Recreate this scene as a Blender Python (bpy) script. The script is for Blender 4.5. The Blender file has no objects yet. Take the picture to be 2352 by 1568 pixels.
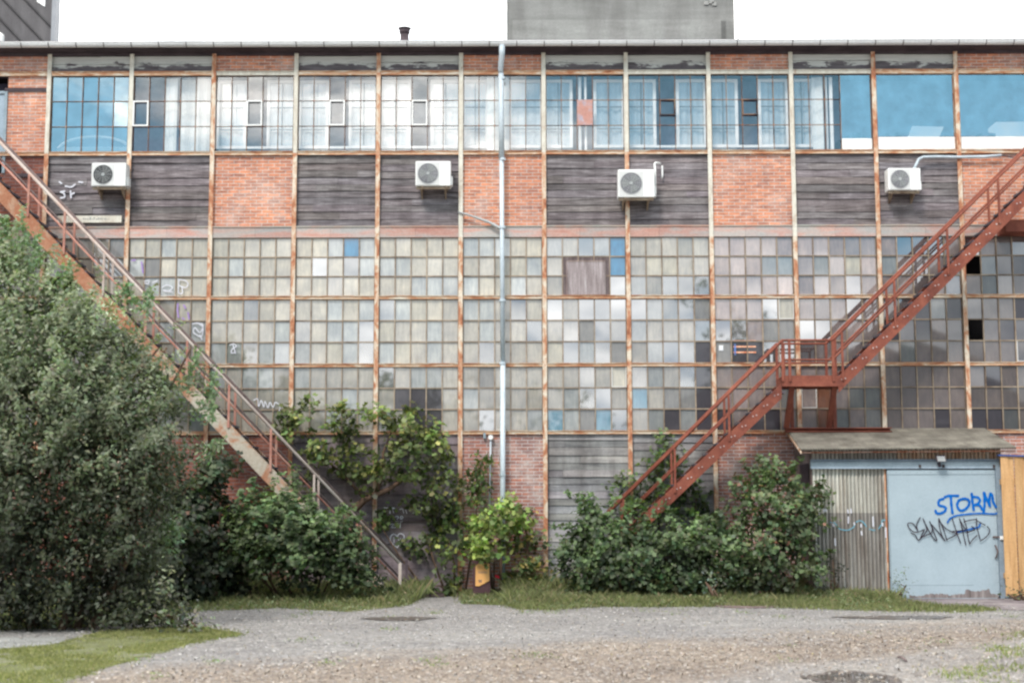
import bpy, bmesh, math, random
import numpy as np
from math import radians, sin, cos, pi
from mathutils import Vector, Matrix, Euler

SC = bpy.context.scene
COL = SC.collection
rng = np.random.default_rng(7)
rnd = random.Random(11)

# ------------------------------------------------------------------ camera
FPX = 50/36*2352
PITCH, ROLL, YAW = radians(6.70), radians(0.124), radians(0.152)
CAM = np.array([0.0, -29.7, 1.75])
cy, sy, cp, sp, cr, sr = cos(YAW), sin(YAW), cos(PITCH), sin(PITCH), cos(ROLL), sin(ROLL)
RM = (np.array([[cy,-sy,0],[sy,cy,0],[0,0,1]]) @ np.array([[1,0,0],[0,cp,-sp],[0,sp,cp]])
      @ np.array([[cr,0,sr],[0,1,0],[-sr,0,cr]]))
def A(px, py, Y=0.0):
    """survey point: direction (2352 px wide plan of the site view) met with the vertical plane at Y"""
    d = RM @ np.array([(px-1176)/FPX, 1, (784-py)/FPX])
    return CAM + d*((Y-CAM[1])/d[1])
def G(px, py, z=0.0):
    d = RM @ np.array([(px-1176)/FPX, 1, (784-py)/FPX])
    return CAM + d*((z-CAM[2])/d[2])
def X(px, py, Y=0.0): return float(A(px, py, Y)[0])
def Z(px, py, Y=0.0): return float(A(px, py, Y)[2])

cam_d = bpy.data.cameras.new('camera'); cam = bpy.data.objects.new('camera', cam_d); COL.objects.link(cam)
cam_d.lens = 50; cam_d.sensor_width = 36; cam_d.clip_start = .1; cam_d.clip_end = 3000
cam_d.dof.use_dof = True; cam_d.dof.focus_distance = 27.2; cam_d.dof.aperture_fstop = 1.2
m = Matrix(((RM[0][0], RM[0][2], -RM[0][1], CAM[0]), (RM[1][0], RM[1][2], -RM[1][1], CAM[1]),
            (RM[2][0], RM[2][2], -RM[2][1], CAM[2]), (0,0,0,1)))
cam.matrix_world = m
SC.camera = cam

# ------------------------------------------------------------------ node helpers
def newmat(name):
    mt = bpy.data.materials.new(name); mt.use_nodes = True
    nt = mt.node_tree; nt.nodes.clear()
    return mt, nt
class N:
    def __init__(s, nt): s.nt = nt; s.L = nt.links
    def n(s, t, **kw):
        nd = s.nt.nodes.new(t)
        for k, v in kw.items():
            if k[0] == '_': nd.inputs[k[1:].replace('_', ' ')].default_value = v
            else: setattr(nd, k, v)
        return nd
    def l(s, a, b): s.L.new(a, b)
    def pos(s, sc=(1,1,1), off=(0,0,0)):
        g = s.n('ShaderNodeNewGeometry'); m_ = s.n('ShaderNodeMapping'); s.l(g.outputs['Position'], m_.inputs['Vector'])
        m_.inputs['Scale'].default_value = sc; m_.inputs['Location'].default_value = off
        return m_.outputs['Vector']
    def noise(s, vec, scale, detail=5, rough=.6, dist=0):
        t = s.n('ShaderNodeTexNoise'); t.inputs['Scale'].default_value = scale; t.inputs['Detail'].default_value = detail
        t.inputs['Roughness'].default_value = rough; t.inputs['Distortion'].default_value = dist
        s.l(vec, t.inputs['Vector']); return t.outputs['Fac']
    def ramp(s, fac, stops):
        r = s.n('ShaderNodeValToRGB'); e = r.color_ramp.elements
        while len(e) < len(stops): e.new(.5)
        for i, (p, c) in enumerate(stops):
            e[i].position = p; e[i].color = (*c, 1) if len(c) == 3 else c
        s.l(fac, r.inputs['Fac']); return r.outputs['Color']
    def mr(s, v, a, b, c=0., d=1.):
        r = s.n('ShaderNodeMapRange'); s.l(v, r.inputs['Value'])
        for k, x in zip(('From Min','From Max','To Min','To Max'), (a,b,c,d)): r.inputs[k].default_value = x
        return r.outputs['Result']
    def math(s, op, a, b=None):
        r = s.n('ShaderNodeMath', operation=op)
        for i, v in enumerate((a, b)):
            if v is None: continue
            if isinstance(v, (int, float)): r.inputs[i].default_value = v
            else: s.l(v, r.inputs[i])
        return r.outputs[0]
    def mix(s, fac, a, b, bt='MIX'):
        r = s.n('ShaderNodeMix', data_type='RGBA', blend_type=bt)
        for v, i in ((fac, 0), (a, 6), (b, 7)):
            if isinstance(v, (int, float)): r.inputs[i].default_value = v
            elif isinstance(v, tuple): r.inputs[i].default_value = (*v, 1)
            else: s.l(v, r.inputs[i])
        return r.outputs[2]
    def bsdf(s, col, rough=.8, spec=.3, bump=None, bs=.3, bd=.02, metal=0):
        p = s.n('ShaderNodeBsdfPrincipled')
        if isinstance(col, tuple): p.inputs['Base Color'].default_value = (*col, 1)
        else: s.l(col, p.inputs['Base Color'])
        if isinstance(rough, (int, float)): p.inputs['Roughness'].default_value = rough
        else: s.l(rough, p.inputs['Roughness'])
        p.inputs['Specular IOR Level'].default_value = spec; p.inputs['Metallic'].default_value = metal
        if bump is not None:
            b = s.n('ShaderNodeBump'); b.inputs['Strength'].default_value = bs; b.inputs['Distance'].default_value = bd
            s.l(bump, b.inputs['Height']); s.l(b.outputs[0], p.inputs['Normal'])
        return p.outputs[0]
    def out(s, sh):
        o = s.n('ShaderNodeOutputMaterial'); s.l(sh, o.inputs['Surface'])
    def attr(s):
        a = s.n('ShaderNodeAttribute', attribute_name='Col'); return a

def noisy(name, stops, scale=(1,1,1), nscale=3, detail=6, rough=.8, spec=.25, bs=.3, bd=.01, tint=True, fine=25, finef=.25, dist=0, stains=0):
    mt, nt = newmat(name); q = N(nt)
    v = q.pos(scale); f = q.noise(v, nscale, detail, .65, dist)
    c = q.ramp(f, stops)
    f2 = q.noise(q.pos(), fine, 4, .7)
    c = q.mix(finef, c, q.ramp(f2, [(.3,(.35,.35,.35)),(.7,(1.3,1.3,1.3))]), 'MULTIPLY')
    if stains:
        f3 = q.noise(q.pos((1.2,1.2,.25)), 1.6, 5, .6)
        c = q.mix(stains, c, q.ramp(f3, [(.38,(.45,.42,.42)),(.6,(1.1,1.1,1.1))]), 'MULTIPLY')
    if tint:
        a = q.attr(); c = q.mix(1.0, c, a.outputs['Color'], 'MULTIPLY')
    q.out(q.bsdf(c, rough, spec, f2, bs, bd)); return mt

def brick(name, c1, c2, mortar, dirt=.5, wash=0.0, patch=(1,1,1)):
    mt, nt = newmat(name); q = N(nt)
    g = q.n('ShaderNodeNewGeometry'); s_ = q.n('ShaderNodeSeparateXYZ'); q.l(g.outputs['Position'], s_.inputs[0])
    cb = q.n('ShaderNodeCombineXYZ')
    q.l(q.math('ADD', s_.outputs[0], s_.outputs[1]), cb.inputs[0]); q.l(s_.outputs[2], cb.inputs[1])
    b = q.n('ShaderNodeTexBrick', offset=.5); q.l(cb.outputs[0], b.inputs['Vector'])
    b.inputs['Scale'].default_value = 1; b.inputs['Brick Width'].default_value = .245; b.inputs['Row Height'].default_value = .072
    b.inputs['Mortar Size'].default_value = .0075; b.inputs['Mortar Smooth'].default_value = .2; b.inputs['Bias'].default_value = -.1
    b.inputs['Color1'].default_value = (*c1,1); b.inputs['Color2'].default_value = (*c2,1); b.inputs['Mortar'].default_value = (*mortar,1)
    # brick-row sized tone variation
    f = q.noise(q.pos((4.2,4.2,14)), 1, 3, .8)
    c = q.mix(.75, b.outputs['Color'], q.ramp(f, [(.28,(.35,.35,.40)),(.5,(.9,.9,.9)),(.72,(1.35,1.25,1.15))]), 'MULTIPLY')
    f2 = q.noise(q.pos(), .9, 6, .6)
    c = q.mix(dirt, c, q.ramp(f2, [(.35,(.45,.42,.48)),(.62,(1.15,1.15,1.1))]), 'MULTIPLY')
    f4 = q.noise(q.pos(off=(5,2,8)), 1.7, 6, .7)
    c = q.mix(q.mr(f4, .5, .72, 0, wash), c, (.62,.58,.55))
    f3 = q.noise(q.pos(), 40, 3, .7)
    c = q.mix(.3, c, q.ramp(f3, [(.3,(.5,.5,.5)),(.7,(1.3,1.3,1.3))]), 'MULTIPLY')
    inv = q.math('SUBTRACT', 1.0, b.outputs['Fac'])
    q.out(q.bsdf(c, .9, .15, q.math('ADD', inv, q.math('MULTIPLY', f3, .4)), .6, .008)); return mt

M = {}
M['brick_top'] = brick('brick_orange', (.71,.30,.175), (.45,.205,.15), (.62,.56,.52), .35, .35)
M['brick_low'] = brick('brick_weathered', (.50,.22,.16), (.32,.205,.19), (.60,.56,.56), .5, .65)
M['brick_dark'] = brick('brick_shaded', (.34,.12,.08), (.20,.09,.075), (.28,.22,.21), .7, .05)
M['board'] = noisy('tarred_boards', [(.28,(.078,.069,.070)),(.45,(.155,.140,.142)),(.58,(.24,.222,.224)),(.74,(.38,.36,.362))], (1.1,1,14), 1.6, 8, .85, .2, .5, .01, dist=.3, stains=.5)
M['board_peel'] = noisy('peeling_grey_boards', [(.36,(.06,.055,.06)),(.47,(.13,.115,.12)),(.53,(.36,.36,.34)),(.8,(.48,.49,.47))], (1.6,1,5), 1.3, 9, .85, .2, .5, .01, dist=.6)
def peel_mat():
    mt, nt = newmat('peeling_top_boards'); q = N(nt)
    g_ = q.n('ShaderNodeNewGeometry'); sz_ = q.n('ShaderNodeSeparateXYZ'); q.l(g_.outputs['Position'], sz_.inputs[0])
    f = q.noise(q.pos((1.3,1,4)), 1.6, 9, .68, .4); fs = q.noise(q.pos((1.1,1,14)), 1.6, 8, .65)
    h = q.math('ADD', q.mr(sz_.outputs[2], 11.10, 11.42, -.14, .28), f)
    dk_ = q.ramp(fs, [(.3,(.06,.052,.058)),(.6,(.15,.135,.145)),(.8,(.26,.24,.25))]); lt_ = q.ramp(fs, [(.3,(.42,.43,.42)),(.6,(.54,.55,.52)),(.8,(.62,.63,.59))])
    c = q.mix(q.mr(h, .50, .56), dk_, lt_); q.out(q.bsdf(c, .85, .2, fs, .4, .01)); return mt
M['board_peel'] = peel_mat()
M['conc_form'] = noisy('board_marked_concrete', [(.3,(.17,.17,.175)),(.5,(.275,.275,.27)),(.72,(.40,.395,.38))], (1,1,7), 1.1, 8, .9, .15, .5, .01, stains=.7)
M['conc_purple'] = noisy('mossy_concrete', [(.3,(.15,.125,.135)),(.55,(.25,.22,.225)),(.75,(.36,.33,.31))], (1,1,5), 1.1, 8, .9, .15, .5, .01, stains=.6)
M['conc_tower'] = noisy('tower_concrete', [(.3,(.22,.225,.215)),(.55,(.30,.305,.295)),(.75,(.38,.385,.37))], (.5,1,3), .8, 7, .9, .15, .3, .01, stains=.35)
M['rust'] = noisy('rusted_painted_steel', [(.28,(.24,.09,.05)),(.42,(.46,.20,.11)),(.50,(.56,.36,.24)),(.60,(.68,.60,.49))], (3,3,1.5), 2.2, 8, .8, .25, .4, .005, dist=.5)
M['rust_h'] = noisy('rusted_painted_rail', [(.28,(.26,.10,.055)),(.42,(.50,.23,.125)),(.52,(.60,.40,.26)),(.62,(.70,.62,.51))], (1.5,3,9), 1.8, 8, .8, .25, .4, .005, dist=.5)
M['paint_pale'] = noisy('pale_flaking_paint', [(.27,(.34,.14,.06)),(.38,(.55,.50,.42)),(.6,(.68,.66,.58))], (3,3,1.5), 2.2, 8, .8, .25, .4, .005, dist=.5)
M['muntin'] = noisy('window_bar_steel', [(.3,(.15,.10,.07)),(.5,(.30,.235,.175)),(.7,(.40,.33,.25))], (1,1,1), 2.5, 5, .8, .2)
M['muntin_up'] = noisy('thin_window_bar', [(.35,(.06,.055,.06)),(.5,(.22,.13,.09)),(.7,(.34,.27,.20))], (1,1,1), 3, 5, .7, .2)
M['band'] = noisy('flaking_red_band', [(.34,(.40,.40,.385)),(.46,(.46,.39,.36)),(.56,(.53,.33,.28)),(.68,(.50,.25,.20)),(.8,(.47,.42,.39))], (.8,1,4), 1.1, 7, .85, .2, .3, .004, dist=.5)
M['dark'] = noisy('dark_interior', [(.3,(.008,.007,.010)),(.7,(.016,.015,.018))], tint=False)
M['gutter'] = noisy('zinc_gutter', [(.3,(.66,.67,.68)),(.55,(.78,.79,.80)),(.75,(.84,.85,.85))], (.6,1,1), 1.5, 5, .45, .5, .1)
M['fascia'] = noisy('dark_fascia', [(.3,(.05,.038,.045)),(.7,(.11,.085,.095))], (1,1,4), 2)
M['pipe'] = noisy('galvanised_pipe', [(.3,(.42,.50,.56)),(.7,(.60,.67,.72))], (1,1,.6), 3, 4, .45, .5, .1)
M['white_metal'] = noisy('white_enamel', [(.3,(.74,.75,.74)),(.7,(.82,.83,.82))], nscale=2, rough=.45, spec=.5, bs=.05, finef=.05)
M['grille'] = noisy('grey_grille', [(.3,(.33,.35,.36)),(.7,(.44,.46,.46))], nscale=2, rough=.5, bs=.05, finef=.05)
M['ac_dark'] = noisy('dark_fan_well', [(.3,(.07,.07,.08)),(.7,(.11,.11,.12))], nscale=2, rough=.6)
M['steel_red'] = noisy('red_oxide_steel', [(.28,(.13,.04,.028)),(.45,(.215,.062,.04)),(.62,(.28,.088,.055)),(.8,(.36,.15,.10))], (2,2,2), 1.6, 7, .7, .3, .3, .004, stains=.3)
M['steel_pale'] = noisy('rust_streaked_stringer', [(.36,(.44,.41,.34)),(.50,(.40,.34,.27)),(.57,(.38,.19,.11)),(.68,(.30,.12,.065)),(.8,(.42,.30,.20))], (1.2,1,1.2), .9, 7, .8, .25, .3, .004, dist=.6)
def stringer_mat():
    mt, nt = newmat('rust_streaked_stringer'); q = N(nt)
    g_ = q.n('ShaderNodeNewGeometry'); sz_ = q.n('ShaderNodeSeparateXYZ'); q.l(g_.outputs['Position'], sz_.inputs[0])
    f = q.noise(q.pos((1.3,1,1.3)), 1.1, 8, .7, .6); h = q.math('ADD', f, q.mr(sz_.outputs[2], 2.2, 7.0, -.065, .11))
    c = q.ramp(h, [(.34,(.46,.43,.36)),(.48,(.42,.36,.29)),(.55,(.40,.21,.13)),(.66,(.33,.135,.075)),(.80,(.44,.32,.23))])
    f2 = q.noise(q.pos(), 20, 4, .7); c = q.mix(.4, c, q.ramp(f2, [(.3,(.5,.5,.5)),(.7,(1.3,1.3,1.3))]), 'MULTIPLY')
    q.out(q.bsdf(c, .8, .25, f2, .4, .006)); return mt
M['steel_pale'] = stringer_mat()
M['rail_pale'] = noisy('weathered_handrail', [(.35,(.50,.45,.41)),(.56,(.44,.36,.32)),(.70,(.42,.25,.19))], (1,1,1), 1.5, 6, .75, .3)
M['step'] = noisy('dark_step', [(.3,(.065,.06,.075)),(.7,(.14,.125,.145))], nscale=3)
M['steel_dusty'] = noisy('dusty_red_steel', [(.3,(.30,.13,.10)),(.5,(.42,.20,.155)),(.7,(.50,.32,.26))], nscale=3, detail=6)
M['shed_sheet'] = noisy('corrugated_grey_sheet', [(.28,(.22,.18,.15)),(.42,(.34,.315,.285)),(.54,(.48,.475,.445)),(.8,(.58,.585,.56))], (5,1,.7), 1.0, 7, .65, .3, .2, .003, stains=.6)
M['shed_roof'] = noisy('lichen_cement_sheet', [(.3,(.13,.118,.10)),(.5,(.205,.192,.165)),(.75,(.30,.285,.24))], (1,1,1), 2.5, 8, .95, .1, .5, .01, stains=.3)
M['door_blue'] = noisy('pale_blue_door_paint', [(.25,(.30,.375,.425)),(.5,(.35,.43,.48)),(.75,(.39,.475,.525))], (1,1,1), 1.2, 7, .5, .4, .1, .003, finef=.1)
M['trim_blue'] = noisy('grey_blue_trim', [(.3,(.20,.26,.30)),(.6,(.29,.36,.41)),(.8,(.38,.45,.49))], (1,1,1), 3, 6, .6, .35)
M['rust_sheet'] = noisy('rusty_strip_sheet', [(.3,(.30,.15,.09)),(.45,(.50,.33,.22)),(.6,(.55,.48,.40)),(.8,(.38,.22,.14))], (6,1,.6), 1.2, 7, .8, .2)
M['timber'] = noisy('honey_timber', [(.25,(.36,.20,.09)),(.5,(.52,.31,.15)),(.75,(.62,.40,.22))], (9,1,.8), 1.6, 6, .7, .25, .3, .004)
M['blue_edge'] = noisy('blue_flashing', [(.3,(.03,.07,.22)),(.7,(.05,.11,.32))])
M['bark'] = noisy('bark', [(.3,(.06,.04,.03)),(.55,(.14,.09,.065)),(.75,(.22,.15,.11))], (6,6,1), 2, 7, .9, .1, .6, .02)
M['sign'] = noisy('orange_sign', [(.3,(.74,.38,.13)),(.7,(.80,.44,.17))], nscale=1, rough=.5, finef=.06, bs=.03)
M['sign_back'] = noisy('brown_sign_board', [(.3,(.06,.03,.035)),(.7,(.10,.055,.06))], nscale=3)
M['ink_blue'] = noisy('blue_spray_paint', [(.3,(.003,.10,.40)),(.7,(.006,.14,.50))], nscale=6, rough=.8, spec=.03, finef=.1, bs=.02)
M['ink_cyan'] = noisy('cyan_spray_paint', [(.3,(.10,.33,.46)),(.7,(.26,.44,.50))], nscale=12, rough=.8, spec=.05)
M['ink_black'] = noisy('black_spray_paint', [(.3,(.02,.012,.02)),(.7,(.05,.03,.04))], nscale=8, rough=.85, spec=.02, bs=.02)
M['ink_white'] = noisy('white_chalk_paint', [(.3,(.55,.55,.62)),(.7,(.74,.76,.82))], nscale=9, rough=.7)
M['ink_violet'] = noisy('violet_spray_paint', [(.3,(.30,.18,.50)),(.7,(.42,.30,.60))], nscale=8)
M['curtain'] = noisy('white_curtain', [(.3,(.80,.84,.84)),(.7,(.93,.95,.93))], (7,1,.2), 1.5, 4, .9, .1, .2, .01)
M['inner_white'] = noisy('white_inner_frame', [(.3,(.90,.92,.92)),(.7,(.95,.95,.94))], nscale=2, rough=.5, finef=.03)
M['hatch'] = noisy('weathered_hatch_wood', [(.3,(.14,.115,.11)),(.5,(.24,.205,.20)),(.75,(.40,.37,.36))], (8,1,.8), 1.4, 7, .85, .2, .4, .006)
M['clad_dark'] = noisy('dark_tower_cladding', [(.3,(.10,.095,.10)),(.6,(.15,.145,.15)),(.8,(.19,.18,.18))], (3,1,.5), 1, 6, .8, .2)
M['iron'] = noisy('cast_iron', [(.3,(.11,.08,.08)),(.7,(.20,.15,.14))], nscale=8)
M['red_plate'] = noisy('red_primer_plate', [(.3,(.46,.22,.18)),(.5,(.50,.28,.24)),(.62,(.40,.36,.42))], (1,1,1), 5, 5)
M['paper'] = noisy('paper_note', [(.3,(.75,.78,.82)),(.7,(.82,.84,.86))], nscale=30)

def pane_mat():
    mt, nt = newmat('dirty_glass'); q = N(nt); a = q.attr()
    f = q.noise(q.pos((6,1,1.1)), 2.2, 6, .7); f1 = q.noise(q.pos((1,1,1)), 3.4, 5, .6)
    c = q.mix(.55, a.outputs['Color'], q.ramp(f, [(.30,(.62,.62,.62)),(.52,(1.0,1.0,.98)),(.70,(1.5,1.42,1.28))]), 'MULTIPLY')
    c = q.mix(.5, c, q.ramp(f1, [(.35,(.66,.68,.72)),(.65,(1.22,1.18,1.10))]), 'MULTIPLY')
    dirty = q.bsdf(c, .30, .55)
    dk = q.n('ShaderNodeBsdfDiffuse'); dk.inputs[0].default_value = (.035,.035,.04,1)
    gl = q.n('ShaderNodeBsdfGlossy'); gl.inputs['Roughness'].default_value = .03; gl.inputs[0].default_value = (.92,.95,1,1)
    cl = q.n('ShaderNodeMixShader'); cl.inputs[0].default_value = .38; q.l(dk.outputs[0], cl.inputs[1]); q.l(gl.outputs[0], cl.inputs[2])
    mx = q.n('ShaderNodeMixShader'); q.l(a.outputs['Alpha'], mx.inputs[0]); q.l(dirty, mx.inputs[1]); q.l(cl.outputs[0], mx.inputs[2])
    q.out(mx.outputs[0]); return mt
M['pane'] = pane_mat()
def glass_mat(name, fac, rough=.0, tint=(1,1,1)):
    mt, nt = newmat(name); q = N(nt)
    tr = q.n('ShaderNodeBsdfTransparent'); gl = q.n('ShaderNodeBsdfGlossy'); gl.inputs['Roughness'].default_value = rough
    gl.inputs[0].default_value = (*tint, 1)
    f = q.noise(q.pos((2,1,2)), 1.3, 3); fm = q.mr(f, .3, .7, fac*.85, fac*1.15)
    mx = q.n('ShaderNodeMixShader'); q.l(fm, mx.inputs[0]); q.l(tr.outputs[0], mx.inputs[1]); q.l(gl.outputs[0], mx.inputs[2])
    q.out(mx.outputs[0]); return mt
M['glass_up'] = glass_mat('upper_glass', .24, .01, (1,1,1))
M['glass_big'] = glass_mat('sheet_glass', .62, .0, (.85,.97,1))
M['glass_in'] = glass_mat('inner_glass', .22, .02)

def leaf_mat(name, trans=.3, rough=.5):
    mt, nt = newmat(name); q = N(nt); a = q.attr()
    p = q.bsdf(a.outputs['Color'], rough, .35)
    t = q.n('ShaderNodeBsdfTranslucent'); q.l(q.mix(1.0, a.outputs['Color'], (1.2,1.5,.6), 'MULTIPLY'), t.inputs[0])
    mx = q.n('ShaderNodeMixShader'); mx.inputs[0].default_value = trans; q.l(p, mx.inputs[1]); q.l(t.outputs[0], mx.inputs[2])
    q.out(mx.outputs[0]); return mt
M['leaf'] = leaf_mat('leaf')
M['blade'] = leaf_mat('grass_blade', .25, .7)
def chip_mat():
    mt, nt = newmat('stone_chip'); q = N(nt); a = q.attr(); q.out(q.bsdf(a.outputs['Color'], .9, .2)); return mt
M['chip'] = chip_mat()

# ------------------------------------------------------------------ mesh helpers
class MB:
    def __init__(s): s.v = []; s.f = []; s.c = []
    def quad(s, p, col=(1,1,1,1)):
        i = len(s.v); s.v += [tuple(map(float, x)) for x in p]; s.f.append(tuple(range(i, i+len(p)))); s.c.append(col); return s
    def box(s, x0, x1, y0, y1, z0, z1, col=(1,1,1,1)):
        x0,x1 = sorted((x0,x1)); y0,y1 = sorted((y0,y1)); z0,z1 = sorted((z0,z1))
        i = len(s.v)
        s.v += [(x,y,z) for z in (z0,z1) for y in (y0,y1) for x in (x0,x1)]
        for f in ((0,2,3,1),(4,5,7,6),(0,1,5,4),(2,6,7,3),(0,4,6,2),(1,3,7,5)):
            s.f.append(tuple(i+k for k in f)); s.c.append(col)
        return s
    def prism(s, pts, d, col=(1,1,1,1)):
        """extrude polygon pts by vector d"""
        n = len(pts); i = len(s.v); d = np.array(d, float)
        s.v += [tuple(np.array(p, float)) for p in pts] + [tuple(np.array(p, float)+d) for p in pts]
        s.f.append(tuple(range(i, i+n))); s.f.append(tuple(range(i+2*n-1, i+n-1, -1))); s.c += [col, col]
        for k in range(n):
            s.f.append((i+k, i+n+k, i+n+(k+1)%n, i+(k+1)%n)); s.c.append(col)
        return s
    def tube(s, pts, r, n=8, col=(1,1,1,1), caps=True):
        pts = [np.array(p, float) for p in pts]; rs = r if isinstance(r, (list, tuple)) else [r]*len(pts)
        i0 = len(s.v); up = None
        for k, p in enumerate(pts):
            t = (pts[min(k+1, len(pts)-1)] - pts[max(k-1, 0)]); t = t/(np.linalg.norm(t)+1e-9)
            if up is None:
                up = np.array([0,0,1.]) if abs(t[2]) < .9 else np.array([0,1.,0])
            a = np.cross(t, up); a /= np.linalg.norm(a)+1e-9; b = np.cross(t, a); up = -b if np.dot(-b, up) > 0 else b
            a = np.cross(t, up); a /= np.linalg.norm(a)+1e-9; b = np.cross(a, t)
            for j in range(n):
                w = 2*pi*j/n; s.v.append(tuple(p + (a*cos(w) + b*sin(w))*rs[k]))
        for k in range(len(pts)-1):
            for j in range(n):
                q0 = i0+k*n+j; q1 = i0+k*n+(j+1)%n
                s.f.append((q0, q1, q1+n, q0+n)); s.c.append(col)
        if caps:
            s.f.append(tuple(i0+j for j in range(n-1, -1, -1))); s.c.append(col)
            e = i0+(len(pts)-1)*n; s.f.append(tuple(e+j for j in range(n))); s.c.append(col)
        return s
    def disc(s, c, r, n=24, col=(1,1,1,1)):
        return s.quad([(c[0]+r*cos(2*pi*k/n), c[1], c[2]+r*sin(2*pi*k/n)) for k in range(n)], col)
    def build(s, name, mt, parent=None, smooth=False, bevel=0):
        me = bpy.data.meshes.new(name); off = (0,0,0)
        o = bpy.data.objects.new(name, me); COL.objects.link(o)
        if parent is not None:
            o.parent = parent; off = tuple(WL(parent))
        me.from_pydata([(a-off[0], b-off[1], c-off[2]) for a,b,c in s.v], [], s.f)
        at = me.attributes.new('Col', 'FLOAT_COLOR', 'FACE')
        cc = [(*c, 1.0) if len(c) == 3 else c for c in s.c]
        at.data.foreach_set('color', np.array(cc, dtype=np.float32).ravel())
        me.materials.append(M[mt] if isinstance(mt, str) else mt)
        if smooth: me.shade_smooth()
        if bevel:
            b = o.modifiers.new('bevel', 'BEVEL'); b.width = bevel; b.segments = 2; b.limit_method = 'ANGLE'
        return o
LOC = {}
def WL(o):
    while o is not None:
        if o.name in LOC: return LOC[o.name]
        o = o.parent
    return (0,0,0)
def tag(o, label, cat, group=None, kind=None):
    o['label'] = label; o['category'] = cat
    if group: o['group'] = group
    if kind: o['kind'] = kind
    return o
def thing(name, loc, label, cat, group=None):
    o = bpy.data.objects.new(name, None); COL.objects.link(o); o.location = loc; o.empty_display_size = .3
    LOC[o.name] = tuple(map(float, loc)); return tag(o, label, cat, group)
def structure(mb, name, mt, label=None, cat=None):
    o = mb.build(name, mt); o['kind'] = 'structure'
    o['label'] = label or name.replace('_', ' '); o['category'] = cat or name.replace('_', ' ')
    return o
def g(v, a=1.0): return (v, v, v, a)

def fastmesh(name, V, C, mt, parent=None):
    """V: (N,k,3) polygons, C: (N,4)"""
    Nn, k, _ = V.shape
    me = bpy.data.meshes.new(name); off = np.array(WL(parent)) if parent is not None else np.zeros(3)
    me.vertices.add(Nn*k); me.vertices.foreach_set('co', (V.reshape(-1,3)-off).astype(np.float32).ravel())
    me.loops.add(Nn*k); me.loops.foreach_set('vertex_index', np.arange(Nn*k, dtype=np.int32))
    me.polygons.add(Nn); me.polygons.foreach_set('loop_start', np.arange(0, Nn*k, k, dtype=np.int32))
    me.update(calc_edges=True)
    at = me.attributes.new('Col', 'FLOAT_COLOR', 'FACE'); at.data.foreach_set('color', C.astype(np.float32).ravel())
    me.materials.append(M[mt]); o = bpy.data.objects.new(name, me); COL.objects.link(o)
    if parent is not None: o.parent = parent
    return o

# ------------------------------------------------------------------ world + sun
SUN_EL, SUN_AZ = radians(48), radians(205)     # azimuth measured clockwise from +Y: behind and left of the viewer
w = bpy.data.worlds.new("World"); SC.world = w; w.use_nodes = True; nt = w.node_tree; nt.nodes.clear(); q = N(nt)
tc = q.n('ShaderNodeTexCoord'); sx = q.n('ShaderNodeSeparateXYZ'); q.l(tc.outputs['Generated'], sx.inputs[0])
sky = q.n('ShaderNodeTexSky', sky_type='NISHITA', sun_disc=False); sky.sun_elevation = SUN_EL; sky.sun_rotation = SUN_AZ
skyc = q.mix(1.0, sky.outputs[0], (.10,.10,.10), 'MULTIPLY')
blue = q.mix(.8, skyc, (.18,.40,.53))
mp = q.n('ShaderNodeMapping'); mp.inputs['Scale'].default_value = (1,1,2.6); mp.inputs['Location'].default_value = (.37,0,.15)
q.l(tc.outputs['Generated'], mp.inputs['Vector'])
cn = q.noise(mp.outputs[0], 3.1, 8, .58, .35)
bias = q.math('ADD', q.mr(sx.outputs[1], -.35, .25, 0, .6), q.mr(sx.outputs[2], .5, .75, 0, .30))
bias = q.math('ADD', bias, q.mr(sx.outputs[2], .23, .17, -.03, .24))
xr_ = q.ramp(q.mr(sx.outputs[0], -.40, .40), [(.0,(.46,)*3),(.14,(.48,)*3),(.26,(.53,)*3),(.48,(.62,)*3),(.60,(.60,)*3),(.72,(.50,)*3),(.82,(.43,)*3),(1,(.455,)*3)])
bias = q.math('ADD', bias, q.math('SUBTRACT', xr_, .53))
mask = q.mr(q.math('ADD', cn, bias), .48, .64)
cn2 = q.noise(mp.outputs[0], 13, 8, .62, .4)
cc = q.ramp(cn2, [(.33,(.50,.60,.72)),(.48,(1.32,1.33,1.32)),(.62,(2.05,2.0,1.93))])
cc = q.mix(1.0, cc, q.ramp(q.mr(sx.outputs[1], -1, .1), [(0,(.84,.84,.83)),(.6,(.88,.88,.88)),(1,(1.15,1.15,1.15))]), 'MULTIPLY')
fin = q.mix(mask, blue, cc)
bg = q.n('ShaderNodeBackground'); bg.inputs['Strength'].default_value = 1.72; q.l(fin, bg.inputs['Color'])
wo = q.n('ShaderNodeOutputWorld'); q.l(bg.outputs[0], wo.inputs['Surface'])
sd = bpy.data.lights.new('sun', 'SUN'); so = bpy.data.objects.new('sun', sd); COL.objects.link(so)
sd.energy = 3.3; sd.angle = radians(14); sd.color = (1,.93,.86)
dv = Vector((sin(SUN_AZ)*cos(SUN_EL), cos(SUN_AZ)*cos(SUN_EL), sin(SUN_EL)))
so.rotation_euler = dv.to_track_quat('Z', 'Y').to_euler(); so.location = (0,-20,30)

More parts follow.
